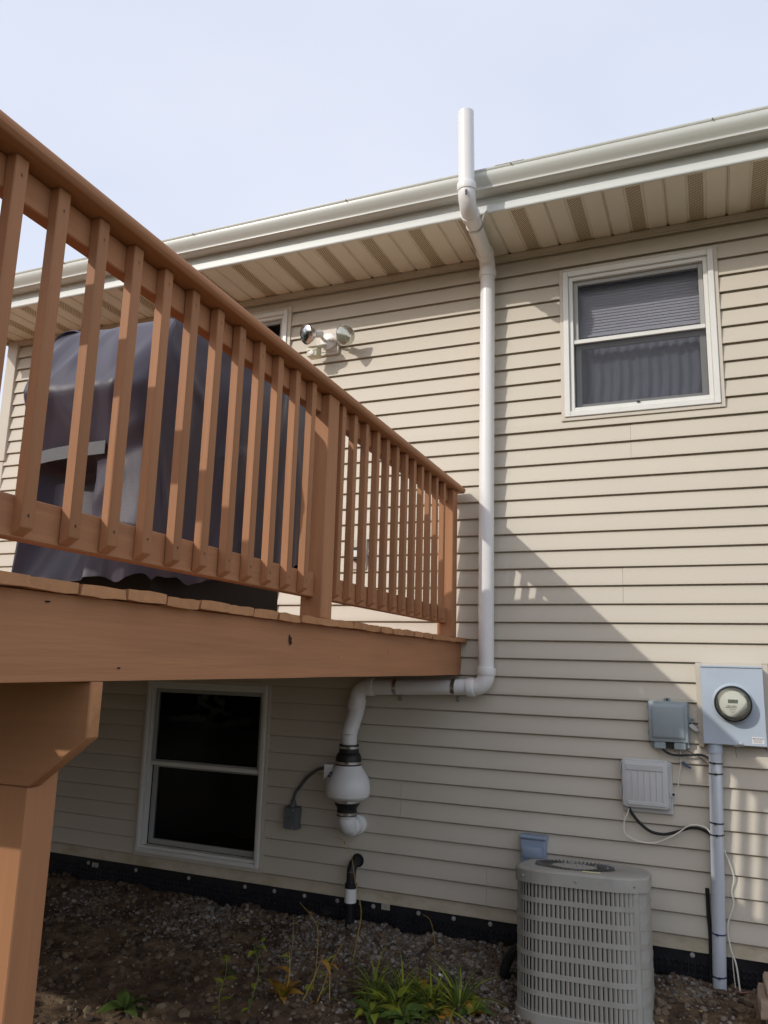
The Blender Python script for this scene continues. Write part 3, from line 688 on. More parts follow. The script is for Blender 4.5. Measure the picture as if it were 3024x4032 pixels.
coupling([(.05, .722), (.058, .723), (.0565, .728), (.0565, .765), (.066, .778), (.0735, .790), (.0735, .812), (.066, .816)], [(.735, .0568), (.803, .0738)])
A5, e5 = elbow((FX, FY, .9), (FX, FY, .655), (FX, .0, .650), .058, hub0=False)
pipe([(FX, FY, .73), A5[0]], .0470); pipe([A5[-1], (FX, -.003, .65)]); hub((FX, -.028, .65), (0, 1, 0), .022, .056, 'wall_collar')
def strap(x, z):
    b = MB().lathe([(PR+.0008, -.011), (PR+.003, -.011), (PR+.003, .011), (PR+.0008, .011)], (x, RY-.003, z), (1, 0, -.037), 28).build('pipe_strap', steel, vent)
    MB().box(x-.011, x+.011, -.024, -.017, z-.082, z-.040).build('strap_tab', zinc, b, .001); MB().lathe([(0, .004), (.006, .003), (.007, 0)], (x, -.0245, z-.066), (0, -1, 0), 8).build('strap_screw', zinc, b)
strap(-1.372, 1.460); strap(-1.728, 1.447)
sl = MB().lathe([(PR+.0006, -.010), (PR+.003, -.010), (PR+.003, .010), (PR+.0006, .010)], (RX+(TX-RX)*.66, RY+(TY-RY)*.66, RZT), (TX-RX, TY-RY, 0), 28).build('pipe_strap', zinc, vent)
sx, sy = RX+(TX-RX)*.66, RY+(TY-RY)*.66
MB().tube([(sx+.045, sy, RZT+.012), (sx+.060, sy-.02, 4.085), (sx+.085, sy-.055, 4.094), (sx+.098, sy-.065, 4.094)], .006, 8).build('strap_tab', white_pl, sl)

# fan switch box with flexible conduit
switch_m = M('switch_box_grey', (.13, .15, .155), .5, var=.06)
sw = thing('switch_box', 'small dark grey weatherproof switch box beside the lower window', 'switch box', (-2.405, 0, .585))
box('enclosure', switch_m, sw, -2.452, -2.358, -.062, -.010, .585, .712, .005, seg=2)
lid = box('cover_plate', switch_m, sw, -2.449, -2.361, -.070, -.0625, .590, .706, .003)
MB().lathe([(0, .010), (.012, .009), (.014, 0)], (-2.405, -.070, .652), (0, -1, 0), 12).build('toggle_boss', switch_m, lid); MB().tube([(-2.405, -.080, .652), (-2.388, -.086, .664)], .005, 8).build('toggle_lever', switch_m, lid)
for zz in (.598, .698): MB().lathe([(0, .002), (.004, .0015), (.0045, 0)], (-2.385, -.0705, zz), (0, -1, 0), 8).build('cover_screw', steel, lid)
MB().lathe([(.013, 0), (.020, .002), (.020, .016), (.015, .018), (.015, .034), (.011, .036)], (-2.405, -.036, .712), (0, 0, 1), 12).build('conduit_fitting', switch_m, sw)
MB().tube(spline([(-2.405, -.036, .745), (-2.393, -.04, .79), (-2.358, -.05, .832), (-2.297, -.075, .895), (-2.213, -.11, .948), (-2.15, -.14, .966), (-2.118, -.155, .968)], 8), .0095, 10).build('flexible_conduit', M('flex_grey', (.10, .115, .12), .5), sw)

# black and white discharge pipe at the ground
dp = thing('drain_pipe', 'black elbow drain pipe with white collar going into the ground', 'drain pipe', (-1.975, -.1, .1))
DX = -1.972
a = arc((DX, .05, .452), (DX, -.105, .452), (DX, -.105, .1), .055, 10)
MB().tube([(DX, -.004, .452)]+a+[(DX, -.105, .318)], .0270, 18).build('black_elbow', rubber, dp)
MB().lathe([(.030, 0), (.0345, .001), (.0345, .024), (.030, .025)], (DX, -.105, .322), (0, 0, 1), 18).build('elbow_collar', rubber, dp)
MB().lathe([(.030, 0), (.038, .001), (.038, .004), (.030, .005)], (DX, -.0175, .452), (0, -1, 0), 18).build('wall_flange', black_m, dp)
MB().lathe([(.028, 0), (.0335, .001), (.0335, .076), (.028, .077)], (DX, -.105, .246), (0, 0, 1), 20).build('white_collar', pvc, dp)
MB().lathe([(.0265, 0), (.0265, .36)], (DX, -.105, -.11), (0, 0, 1), 18).build('buried_pipe', membrane_m, dp)

# ------------------------------------------------------------------ flood light
fl = thing('flood_light', 'twin bulb security flood light with cream motion sensor under the eave', 'flood light', (-2.31, 0, 3.6))
blk = box('mounting_block', trim_m, fl, -2.402, -2.226, -.030, -.002, 3.606, 3.818, .004); box('mounting_block_face', trim_m, blk, -2.388, -2.242, -.034, -.0305, 3.628, 3.802, .002)
MB().lathe([(.062, 0), (.062, .008), (.056, .014), (.02, .018), (0, .018)], (-2.300, -.0345, 3.700), (0, -1, 0), 28).build('round_canopy', white_pl, fl)
def lamp(base, ctr, dirv, mat):
    d = Vector(dirv).normalized(); c = Vector(ctr)
    MB().tube([base, (Vector(base)+c-d*.10)/2+Vector((0, -.012, 0)), c-d*.095], .011, 10).build('swivel_arm', white_pl, fl)
    MB().lathe([(.018, -.115), (.024, -.112), (.0245, -.052), (.020, -.048)], c, d, 18).build('lamp_socket', white_pl, fl)
    b = MB().lathe([(.022, -.062), (.033, -.045), (.053, -.018), (.0645, .004), (.067, .010), (.067, .016)], c, d, 30).build('bulb', mirror_m, fl, smooth=60)
    MB().lathe([(.0655, .0162), (.058, .022), (.039, .027), (.017, .0290), (0, .0295)], c, d, 30).build('bulb_lens', mat, b, smooth=60)
lamp((-2.325, -.052, 3.705), (-2.366, -.205, 3.692), (-.42, -.80, -.30), mirror_m)
lamp((-2.275, -.052, 3.700), (-2.118, -.165, 3.664), (.80, -.62, -.22), lens_m)
MB().tube([(-2.315, -.05, 3.67), (-2.345, -.10, 3.64), (-2.352, -.115, 3.612)], .012, 8).build('sensor_arm', cream_pl, fl)
sb = box('motion_sensor', cream_pl, fl, -2.392, -2.318, -.165, -.095, 3.556, 3.622, .005, seg=2)
MB().prism([(-.172, 3.594), (-.172, 3.598), (-.160, 3.626), (-.100, 3.626), (-.100, 3.6225), (-.158, 3.6225)], 'x', -2.3945, -2.3155).build('sensor_hood', cream_pl, sb)
MB().lathe([(0, .012), (.016, .009), (.022, 0)], (-2.354, -.1645, 3.577), (0, -1, 0), 14).build('sensor_lens', white_pl, sb)

# outlet cover seen through the railing
ot = thing('outlet_cover', 'beige wall block with black outlet cover seen through the railing', 'outlet', (-2.03, 0, 2.15))
box('mounting_block', trim_m, ot, -2.082, -1.974, -.030, -.002, 2.150, 2.343, .004); cv = box('cover', black_m, ot, -2.070, -1.986, -.062, -.0305, 2.208, 2.288, .005)
box('cover_window', zinc, cv, -2.050, -2.004, -.0645, -.0622, 2.226, 2.268, .002)

# ------------------------------------------------------------------ electric meter
mt = thing('electric_meter', 'pale blue grey electric meter box with round glass meter and conduit', 'electric meter', (.07, 0, 0))
mb = MB(); mb.box(-.095, -.068, -.028, -.002, 1.208, 1.628); mb.box(.218, .245, -.028, -.002, 1.208, 1.628); mb.box(-.068, .218, -.028, -.002, 1.615, 1.634); mb.build('flashing_trim', trim_m, mt, .002)
box('meter_can', meter_m, mt, -.067, .213, -.092, -.003, 1.232, 1.6135, .004)
cov = MB().prism([(-.070, 1.2330), (.2155, 1.2330), (.2155, 1.606), (-.070, 1.606)], 'y', -.1005, -.0925).build('meter_cover', meter_m, mt, .002)
box('rain_lip', meter_m, mt, -.072, .2175, -.106, -.088, 1.6065, 1.616, .002)
MX, MZ = .0735, 1.432
MB().lathe([(.098, 0), (.096, .004), (.090, .006), (.088, .006)], (MX, -.1005, MZ), (0, -1, 0), 40).build('embossed_ring', meter_m, cov)
gm = MB().lathe([(.084, .0), (.0865, .004), (.0865, .030), (.080, .036), (.078, .030)], (MX, -.105, MZ), (0, -1, 0), 40).build('meter_ring', black_m, mt)
MB().lathe([(.0785, .030), (.0785, .060), (.074, .068), (.066, .072), (.064, .080), (.058, .0845), (0, .0855)], (MX, -.105, MZ), (0, -1, 0), 40).build('glass_dome', dome_m, gm, smooth=50)
face = MB().lathe([(.0775, .028), (.0775, .034), (0, .034)], (MX, -.105, MZ), (0, -1, 0), 40).build('meter_housing', M('meter_face_grey', (.36, .36, .33), .5), gm)
MB().lathe([(.062, .036), (.0625, .058), (0, .058)], (MX, -.105, MZ), (0, -1, 0), 40).build('meter_face', M('meter_face_white', (.68, .68, .64), .5, var=.02), gm)
yf = -.1636
box('display_window', lcd_m, gm, MX-.023, MX+.021, yf-.0008, yf, MZ+.004, MZ+.022)
text_mesh('32920', .0185, (MX-.001, yf-.0011, MZ+.0068), ink, 'display_digits', gm)
box('printed_bar', ink, gm, MX-.036, MX+.016, yf-.0008, yf, MZ-.0185, MZ-.0165)
text_mesh('07923  102961', .0075, (MX-.008, yf-.0008, MZ-.0125), ink, 'printed_numbers', gm)
for k in range(3): box('printed_line', M('print_grey', (.2, .2, .2), .6), gm, MX-.02+k*.004, MX+.01-k*.003, yf-.0006, yf, MZ-.026-k*.008, MZ-.0245-k*.008)
MB().prism([(MX+.006, MZ-.060), (MX+.060, MZ-.012), (MX+.058, MZ-.028), (MX+.044, MZ-.046), (MX+.026, MZ-.057)], 'y', yf-.0008, yf).build('grey_sector', M('sector_grey', (.40, .40, .37), .5), gm)
wl = box('warning_label', label_w, cov, .150, .2035, -.1018, -.1008, 1.245, 1.2765)
text_mesh('WARNING', .0095, (.181, -.1021, 1.2665), ink, 'warning_word', cov)
MB().prism([(.1525, 1.2665), (.1605, 1.2665), (.1565, 1.2735)], 'y', -.1023, -.1019).build('warning_triangle', ink, cov)
for k in range(4): box('warning_line', ink, cov, .156, .198-.004*(k % 2), -.1021, -.1019, 1.2625-k*.0042, 1.2637-k*.0042)
MB().box(.065, .105, -.104, -.090, 1.226, 1.2320).build('hasp', zinc, mt, .001); MB().lathe([(.011, 0), (.011, .003), (.004, .005)], (.100, -.1025, 1.238), (0, -1, 0), 12).build('hasp_plate', zinc, mt)
MB().tube(spline([(.076, -.10, 1.228), (.074, -.098, 1.20), (.078, -.096, 1.175)], 5), .0012, 5).build('seal_wire', cable_br, mt)
CX0, CX1 = -.0185, -.053
MB().tube([(CX0, -.058, 1.234), (CX0, -.058, 1.188)], .0352, 24).build('conduit_coupling', meter_m, mt)
cz0, cz1 = 1.19, -.1
def cxz(z): return CX0+(CX1-CX0)*(1.19-z)/1.10
MB().tube([(cxz(z), -.058, z) for z in (1.19, .8, .4, .1, -.1)], .0312, 24).build('conduit', conduit_m, mt)
blue_tie = M('blue_tie', (.03, .03, .10), .5)
for k, z in enumerate((1.139, 1.088, .856, .801, .352, .163)):
    m_ = black_m if k < 4 else blue_tie
    t = MB().lathe([(.0312, -.003), (.0332, -.003), (.0332, .003), (.0312, .003)], (cxz(z), -.058, z), (.04*(-1)**k, 0, 1), 24).build('cable_tie', m_, mt)
    MB().box(cxz(z)-.012+.006*(k % 2), cxz(z)-.002+.006*(k % 2), -.096, -.090, z-.005, z+.005).build('tie_head', m_, t, .001)
MB().tube(spline([(-.088, -.020, .540), (-.087, -.03, .42), (-.083, -.032, .32), (-.091, -.035, .06)], 6), .0095, 8).build('riser_cable', black_m, mt)
MB().tube(spline([(-.004, -.045, .735), (.034, -.03, .617), (.022, -.028, .54), (.027, -.03, .481), (-.004, -.04, .385), (.004, -.035, .287), (.025, -.04, .216), (.037, -.05, .10), (.05, -.06, .06)], 6), .004, 6).build('hanging_wire', cable_w, mt)
MB().tube(spline([(.010, -.03, .25), (.012, -.035, .18), (.018, -.04, .10)], 5), .0022, 6).build('hanging_wire', cable_w, mt)

# ------------------------------------------------------------------ utility boxes
ub = thing('utility_box', 'blue grey plastic telephone box mounted just left of the meter', 'utility box', (-.235, 0, 1.19))
box('back_plate', nid_m, ub, -.326, -.136, -.045, -.004, 1.196, 1.424, .005)
bd = MB().prism([(-.331, 1.226), (-.140, 1.226), (-.140, 1.4285), (-.331, 1.4285)], 'y', -.070, -.0455).build('cover', nid_m, ub, .007, 2)
mb = MB(); o0 = [(-.318, 1.240), (-.153, 1.240), (-.153, 1.416), (-.318, 1.416)]; o1 = [(-.308, 1.252), (-.163, 1.252), (-.163, 1.402), (-.308, 1.402)]
mb.add([(x, -.0702, z) for x, z in o0]+[(x, -.082, z) for x, z in o1], [(0, 1, 5, 4), (1, 2, 6, 5), (2, 3, 7, 6), (3, 0, 4, 7), (4, 5, 6, 7)]); mb.build('raised_panel', nid_m, bd, .002)
box('lower_lip', nid_m, ub, -.309, -.252, -.064, -.0455, 1.190, 1.2255, .004); box('lower_lip', nid_m, ub, -.212, -.155, -.064, -.0455, 1.190, 1.2255, .004); box('lock_recess', black_m, ub, -.251, -.213, -.052, -.0455, 1.194, 1.2255, .001)
tb = box('mounting_tab', nid_m, ub, -.252, -.224, -.028, -.018, 1.426, 1.446, .002); MB().lathe([(0, .003), (.006, .002), (.006, 0)], (-.238, -.0285, 1.436), (0, -1, 0), 8).build('tab_screw', ink, tb)
for zz in (1.40, 1.27): box('hinge_lug', nid_m, ub, -.337, -.3315, -.058, -.035, zz-.012, zz+.012, .001)
tb = box('side_tab', nid_m, ub, -.1355, -.112, -.040, -.028, 1.325, 1.352, .003); MB().lathe([(0, .002), (.004, .0015), (.004, 0)], (-.122, -.0405, 1.340), (0, -1, 0), 8).build('tab_screw', ink, tb)
MB().prism([(-.136, 1.318), (-.120, 1.322), (-.092, 1.298), (-.094, 1.284), (-.108, 1.284), (-.136, 1.304)], 'y', -.050, -.044).build('latch', grey_box_m, ub, .002)
ca = lambda pts, y=-.045: [(x, y, z) for x, z in pts]
MB().tube(spline([(-.265, -.03, 1.205)]+ca([(-.262, 1.183), (-.216, 1.163), (-.15, 1.166), (-.09, 1.172), (-.051, 1.158)], -.05)+[(-.036, -.06, 1.14)], 6), .0058, 8).build('black_cable', black_m, ub)
MB().tube(spline(ca([(-.155, 1.20), (-.140, 1.184), (-.101, 1.166), (-.053, 1.127)], -.05), 6), .0028, 6).build('brown_wire', cable_br, ub)
MB().tube(spline(ca([(-.183, 1.20), (-.184, 1.15), (-.186, 1.11), (-.197, 1.05), (-.201, 1.008)], -.03), 6), .003, 6).build('pull_string', cable_w, ub)
mb = MB(); q = [(-.183, 1.128), (-.168, 1.134), (-.158, 1.120), (-.134, 1.106), (-.138, 1.098), (-.170, 1.112)]; mb.prism(q, 'y', -.036, -.033); mb.build('ribbon_tie', ribbon_m, ub)
ub2 = thing('utility_box', 'light grey square cable box with ribbed lid above the air conditioner', 'utility box', (-.355, 0, .885))
box('back_plate', grey_box_m, ub2, -.470, -.229, -.034, -.016, .868, 1.122, .004)
pts = []
def rrect(x0, x1, z0, z1, r, n=5):
    o = []
    for cx, cz, a0 in ((x1-r, z1-r, 0), (x0+r, z1-r, 90), (x0+r, z0+r, 180), (x1-r, z0+r, 270)):
        o += [(cx+r*math.cos(R(a0+90*k/n)), cz+r*math.sin(R(a0+90*k/n))) for k in range(n+1)]
    return o
MB().prism(rrect(-.476, -.238, .889, 1.132, .022), 'y', -.052, -.0345).build('lid_base', grey_box_m, ub2, .003)
lid = MB().prism(rrect(-.469, -.246, .896, 1.124, .02), 'y', -.072, -.0525).build('lid', grey_box_m, ub2, .005, 2)
box('lid_band', grey_box_m, lid, -.452, -.268, -.0765, -.0715, 1.078, 1.108, .0015); box('lid_band', grey_box_m, lid, -.446, -.262, -.0765, -.0715, .908, .926, .0015)
for k in range(7): box('lid_rib', grey_box_m, lid, -.450+k*.0295-.0015, -.450+k*.0295+.0015, -.0745, -.0715, .9262, 1.0778, .0006)
for zz in (1.085, .965): box('hinge_lug', grey_box_m, ub2, -.484, -.4765, -.058, -.036, zz-.02, zz+.02, .002)
tb = MB().prism(rrect(-.244, -.214, .958, .984, .010), 'y', -.058, -.046).build('lock_tab', grey_box_m, ub2, .002); MB().lathe([(0, .002), (.007, .0015), (.007, 0)], (-.224, -.0585, .971), (0, -1, 0), 10).build('lock_hole', ink, tb)
MB().tube(spline([(-.440, -.035, .895)]+ca([(-.437, .872), (-.396, .82), (-.341, .781), (-.276, .774), (-.21, .794), (-.155, .816), (-.107, .818), (-.061, .794)], -.042)+[(-.052, -.052, .765)], 6), .0072, 8).build('black_cable', black_m, ub2)
MB().tube(spline(ca([(-.443, .885), (-.450, .862), (-.468, .82), (-.467, .764), (-.431, .738), (-.376, .727), (-.32, .731), (-.254, .762), (-.204, .794), (-.165, .825), (-.122, .835), (-.08, .826), (-.056, .800)], -.054), 6), .0038, 6).build('white_wire', cable_w, ub2)

# ------------------------------------------------------------------ air conditioner
dc = thing('disconnect_box', 'slate blue metal disconnect box on the siding behind the air conditioner', 'disconnect box', (-.935, 0, .45))
box('enclosure', disc_m, dc, -1.002, -.872, -.072, -.012, .45, .688, .003); hd = box('hood', disc_m, dc, -1.008, -.864, -.086, -.010, .6885, .702, .003)
fr = box('front_flap', disc_m, dc, -1.0005, -.8735, -.079, -.0725, .455, .682, .002)
MB().prism(rrect(-.992, -.886, .592, .650, .014), 'y', -.088, -.0792).build('embossed_pull', disc_m, fr, .005, 2)

ac = thing('air_conditioner', 'taupe outdoor air conditioner with louvred sides leaning towards the house', 'air conditioner', (-.617, -.44, 0))
ac.rotation_euler = (R(-7.2), R(-.9), R(1.5))
AW, AD, AR_, AH = .580, .53, .14, .648
def rr2(w, d, r, n=10, bow=.02):
    o = []
    for cx, cy, a0 in ((w/2-r, d/2-r, 0), (-w/2+r, d/2-r, 90), (-w/2+r, -d/2+r, 180), (w/2-r, -d/2+r, 270)):
        o += [(cx+r*math.cos(R(a0+90*k/n)), cy+r*math.sin(R(a0+90*k/n))) for k in range(n+1)]
    # subdivide the straights and bow the faces outward
    out = []
    for i, p in enumerate(o):
        q = o[(i+1) % len(o)]; out.append(p); L_ = math.hypot(q[0]-p[0], q[1]-p[1]); k = int(L_/.05)
        for j in range(1, k): out.append((p[0]+(q[0]-p[0])*j/k, p[1]+(q[1]-p[1])*j/k))
    return [(x*(1+bow*max(0, 1-(2*y/d)**2)*1.0), y*(1+bow*max(0, 1-(2*x/w)**2)*2)) for x, y in out]
def acb(name, mat, poly, z0, z1, parent=None, bevel=0):
    return MB().prism(poly, 'z', z0, z1).build(name, mat, parent or ac, bevel, local=True, smooth=40)
P0 = rr2(AW, AD, AR_); P1 = rr2(AW+.014, AD+.014, AR_+.005); Pin = rr2(AW-.06, AD-.06, AR_-.02)
acb('condenser_coil', coil_m, Pin, .06, AH-.05)
acb('base_pan', ac_m, P1, -.01, .075, bevel=.004)
ROWS = 7; z0, z1 = .075, AH-.055; rh = (z1-z0)/ROWS
for k in range(1, ROWS):
    zc = z0+rh*k; n = len(P0)
    Pm = rr2(AW-.008, AD-.008, AR_-.004)
    vs = [(x, y, zc-.0105) for x, y in P0]+[(x, y, zc+.0105) for x, y in P0]+[(x, y, zc-.0105) for x, y in Pm]+[(x, y, zc+.0105) for x, y in Pm]
    m_ = min(len(P0), len(Pm))
    if len(P0) == len(Pm):
        fs = [(i, (i+1) % n, n+(i+1) % n, n+i) for i in range(n)]+[(2*n+i, 3*n+i, 3*n+(i+1) % n, 2*n+(i+1) % n) for i in range(n)]+[(i, 2*n+i, 2*n+(i+1) % n, (i+1) % n) for i in range(n)]+[(n+i, n+(i+1) % n, 3*n+(i+1) % n, 3*n+i) for i in range(n)]
        MB().add(vs, fs).build('louvre_band', ac_m, ac, local=True, smooth=50)
    else: acb('louvre_band', ac_m, P0, zc-.012, zc+.012)
# full height slats set along the outline, each turned like a louvre
def along(poly, step):
    pts = poly+[poly[0]]; acc = 0; nxt = 0; out = []
    for p, q in zip(pts, pts[1:]):
        L_ = math.hypot(q[0]-p[0], q[1]-p[1])
        while nxt <= acc+L_ and L_ > 0:
            t = (nxt-acc)/L_; out.append((p[0]+(q[0]-p[0])*t, p[1]+(q[1]-p[1])*t, math.atan2(q[1]-p[1], q[0]-p[0]))); nxt += step
        acc += L_
    return out
sec = [(-.0085, -.006), (-.0035, -.0005), (.003, .0015), (.0085, .000), (.0088, -.0022), (.003, -.0008), (-.003, -.003), (-.0075, -.0085)]
Ps = rr2(AW-.006, AD-.006, AR_-.003); s0 = None
for (x, y, a) in along(Ps, .0200):
    if s0 is None:
        s0 = MB().prism([(u*.92, -v*.8) for u, v in sec], 'z', z0-.003, z1+.003).build('louvre_slat', ac_m, ac, local=True, smooth=50); s0.location = (x, y, 0); s0.rotation_euler = (0, 0, a)
    else: share(s0, 'louvre_slat', ac, (x, y, 0), (0, 0, a), local=True)
for (cx, cy) in ((AW/2-.052, -AD/2+.058), (-AW/2+.052, AD/2-.058)): MB().lathe([(.026, z0), (.026, z1)], (cx, cy, 0), (0, 0, 1), 14).build('corner_panel', ac_m, ac, local=True)
# top cap with fan opening
cap = MB(); n = len(P1); N2 = 64; FXc, FYc, FR_ = -.045, .01, .19
Pt = rr2(AW-.012, AD-.012, AR_-.004)
n = len(P1); nt_ = len(Pt)
zc0, zc1, zc2 = AH-.062, AH-.010, AH
vs = [(x, y, zc0) for x, y in P1]+[(x, y, zc1) for x, y in P1]
fs = [(i, (i+1) % n, n+(i+1) % n, n+i) for i in range(n)]
def ray_to(poly, a, cx, cy):
    best = None; dx, dy = math.cos(a), math.sin(a)
    for p, q in zip(poly, poly[1:]+poly[:1]):
        ex, ey = q[0]-p[0], q[1]-p[1]; den = dx*ey-dy*ex
        if abs(den) < 1e-9: continue
        t = ((p[0]-cx)*ey-(p[1]-cy)*ex)/den; u = ((p[0]-cx)*dy-(p[1]-cy)*dx)/den
        if t > 0 and -1e-6 <= u <= 1+1e-6 and (best is None or t < best): best = t
    return cx+dx*best, cy+dy*best
rings = []
for k in range(N2):
    a = 2*math.pi*k/N2; ox, oy = ray_to(P1, a, FXc, FYc); ix, iy = ray_to(Pt, a, FXc, FYc)
    rings.append([(ox, oy, zc0), (ox, oy, zc1), ((ox+ix)/2, (oy+iy)/2, zc2-.003), (ix, iy, zc2), (FXc+1.06*FR_*math.cos(a), FYc+1.06*FR_*math.sin(a), zc2+.002), (FXc+FR_*math.cos(a), FYc+FR_*math.sin(a), zc2-.004), (FXc+FR_*math.cos(a), FYc+FR_*math.sin(a), zc2-.10)])
mq = len(rings[0]); vs = [v for r in rings for v in r]
fs = [(k*mq+j, ((k+1) % N2)*mq+j, ((k+1) % N2)*mq+j+1, k*mq+j+1) for k in range(N2) for j in range(mq-1)]
capo = MB().add(vs, fs).build('top_cap', ac_m, ac, local=True, smooth=40)
MB().lathe([(FR_-.002, -.09), (0, -.09)], (FXc, FYc, zc2), (0, 0, 1), 32).build('fan_well', black_m, ac, local=True)
guard_m = M('fan_guard_grey', (.11, .108, .10), .5, var=.2)
v0 = None
for k in range(56):
    a = 2*math.pi*k/56
    if v0 is None: v0 = MB().prism([(FR_-.060, -.004), (FR_-.004, -.001), (FR_-.004, .010), (FR_-.03, .004)], 'y', -.0012, .0012).build('guard_vane', guard_m, ac, local=True); v0.location = (FXc, FYc, zc2); v0.rotation_euler = (R(0), 0, a)
    else: share(v0, 'guard_vane', ac, (FXc, FYc, zc2), (0, 0, a), local=True)
for r in (.125, .14, .155): MB().tube([(FXc+r*math.cos(2*math.pi*k/40), FYc+r*math.sin(2*math.pi*k/40), zc2-.002) for k in range(41)], .0018, 6, cap=False).build('guard_ring', guard_m, ac, local=True)
MB().lathe([(.105, -.006), (.108, .001), (0, .004)], (FXc, FYc, zc2), (0, 0, 1), 24).build('motor_plate', ac_m, ac, local=True)
for dx_, dy_ in ((.045, -.02), (-.02, .045), (-.045, -.02), (.02, -.045), (.10, -.02), (.16, -.05)): MB().lathe([(.004, 0), (.004, .014), (.002, .016)], (FXc+dx_, FYc+dy_, zc2+.001), (0, 0, 1), 8).build('stud', zinc, ac, local=True)
MB().box(.02, .10, -.222, -.205, zc2+.0025, zc2+.0065).build('yellow_sticker', yellow_m, capo, local=True)
for sx_ in (-.27, .0, .275):
    px_, py_ = ray_to(P1, math.atan2(-AD/2, sx_*1.0), 0, 0); MB().lathe([(0, .004), (.005, .003), (.006, 0)], (px_, py_-.001, AH-.034), (0, -1, 0), 8).build('cap_screw', zinc, capo, local=True)
MB().tube(spline([(-.27, -.05, .30), (-.36, .02, .22), (-.40, .08, .12), (-.38, .28, .10), (-.34, .43, .14)], 6), .024, 10).build('refrigerant_line', black_m, ac, local=True)
pad = tag(box('equipment_pad', M('pad_concrete', (.22, .21, .19), .9, bump=.3), None, -.96, -.25, -.80, -.12, -.10, .005, .01), 'low concrete pad under the air conditioner', 'pad')

# ------------------------------------------------------------------ garden blocks at the right edge
def block(x0, x1, y0, y1, z0, z1, label, seed):
    r = random.Random(seed); mb = MB(); nx, nz = 6, 4; vs = []
    bm = bmesh.new(); bmesh.ops.create_cube(bm, size=1); bmesh.ops.subdivide_edges(bm, edges=bm.edges, cuts=4, use_grid_fill=True)
    for v in bm.verts:
        p = Vector(((v.co.x+.5)*(x1-x0)+x0, (v.co.y+.5)*(y1-y0)+y0, (v.co.z+.5)*(z1-z0)+z0)); c = Vector(((x0+x1)/2, (y0+y1)/2, (z0+z1)/2))
        e = sum(1 for q in v.co if abs(abs(q)-.5) < 1e-4); d = (p-c)
        if e >= 2: p -= Vector((math.copysign(.008, d.x) if abs(v.co.x) > .49 else 0, math.copysign(.008, d.y) if abs(v.co.y) > .49 else 0, math.copysign(.006, d.z) if abs(v.co.z) > .49 else 0))
        p += Vector((noise.noise(p*20+Vector((seed, 0, 0))), noise.noise(p*20+Vector((0, seed, 0))), .3*noise.noise(p*20)))*.006
        v.co = p
    me = bpy.data.meshes.new('garden_block'); bm.to_mesh(me); bm.free(); me.shade_smooth(); me.set_sharp_from_angle(angle=R(50)); me.materials.append(block_m)
    o = bpy.data.objects.new('garden_block', me); COL.objects.link(o); tag(o, label, 'block', 'garden wall blocks'); return o
block(.128, .40, -.50, -.30, .245, .300, 'tan concrete block on top of the small stack at right edge', 1)
block(.100, .40, -.52, -.28, .165, .244, 'tan concrete block second from top of the stack at right edge', 2)
block(.132, .42, -.53, -.28, .075, .164, 'tan concrete block third from top of the stack at right edge', 3)
block(.140, .42, -.54, -.28, -.06, .074, 'tan concrete block at the foot of the stack at right edge', 4)

# ------------------------------------------------------------------ unseen trees added behind the viewer to darken the space under the deck
def light_block_trees():
    r = random.Random(31); mb = MB()
    a = 150
    while a < 278:
        rad = 13.5+r.uniform(-1, 1.5); cx, cy = rad*math.cos(R(a)), -4.4+rad*math.sin(R(a))
        if cx > -7 and cy > -6 and cx < 4: a += 5; continue
        h = r.uniform(4.2, 5.4); w = r.uniform(1.0, 1.5)
        mb.tube([(cx, cy, -.3), (cx, cy, h*.8)], [.13, .03], 6)
        for _ in range(900):
            t = r.random()**.8; z = .15+t*h; rr = w*(1-t*.75)*math.sqrt(r.random()); b = r.uniform(0, 6.28)
            p = Vector((cx+rr*math.cos(b), cy+rr*math.sin(b), z)); s_ = r.uniform(.14, .32)
            u = Vector((r.uniform(-1, 1), r.uniform(-1, 1), r.uniform(-.6, .6))).normalized(); v = u.orthogonal().normalized()
            mb.add([p-u*s_, p+v*s_*.6, p+u*s_, p-v*s_*.6], [(0, 1, 2, 3)])
        a += r.uniform(4.5, 6.5)
    o = mb.build('light_block_trees', M('light_block_foliage', (.045, .065, .028), .8, var=.35, vs=2)); tag(o, 'unseen evergreen row added behind the viewer to block low light', 'trees', kind='stuff')
light_block_trees()

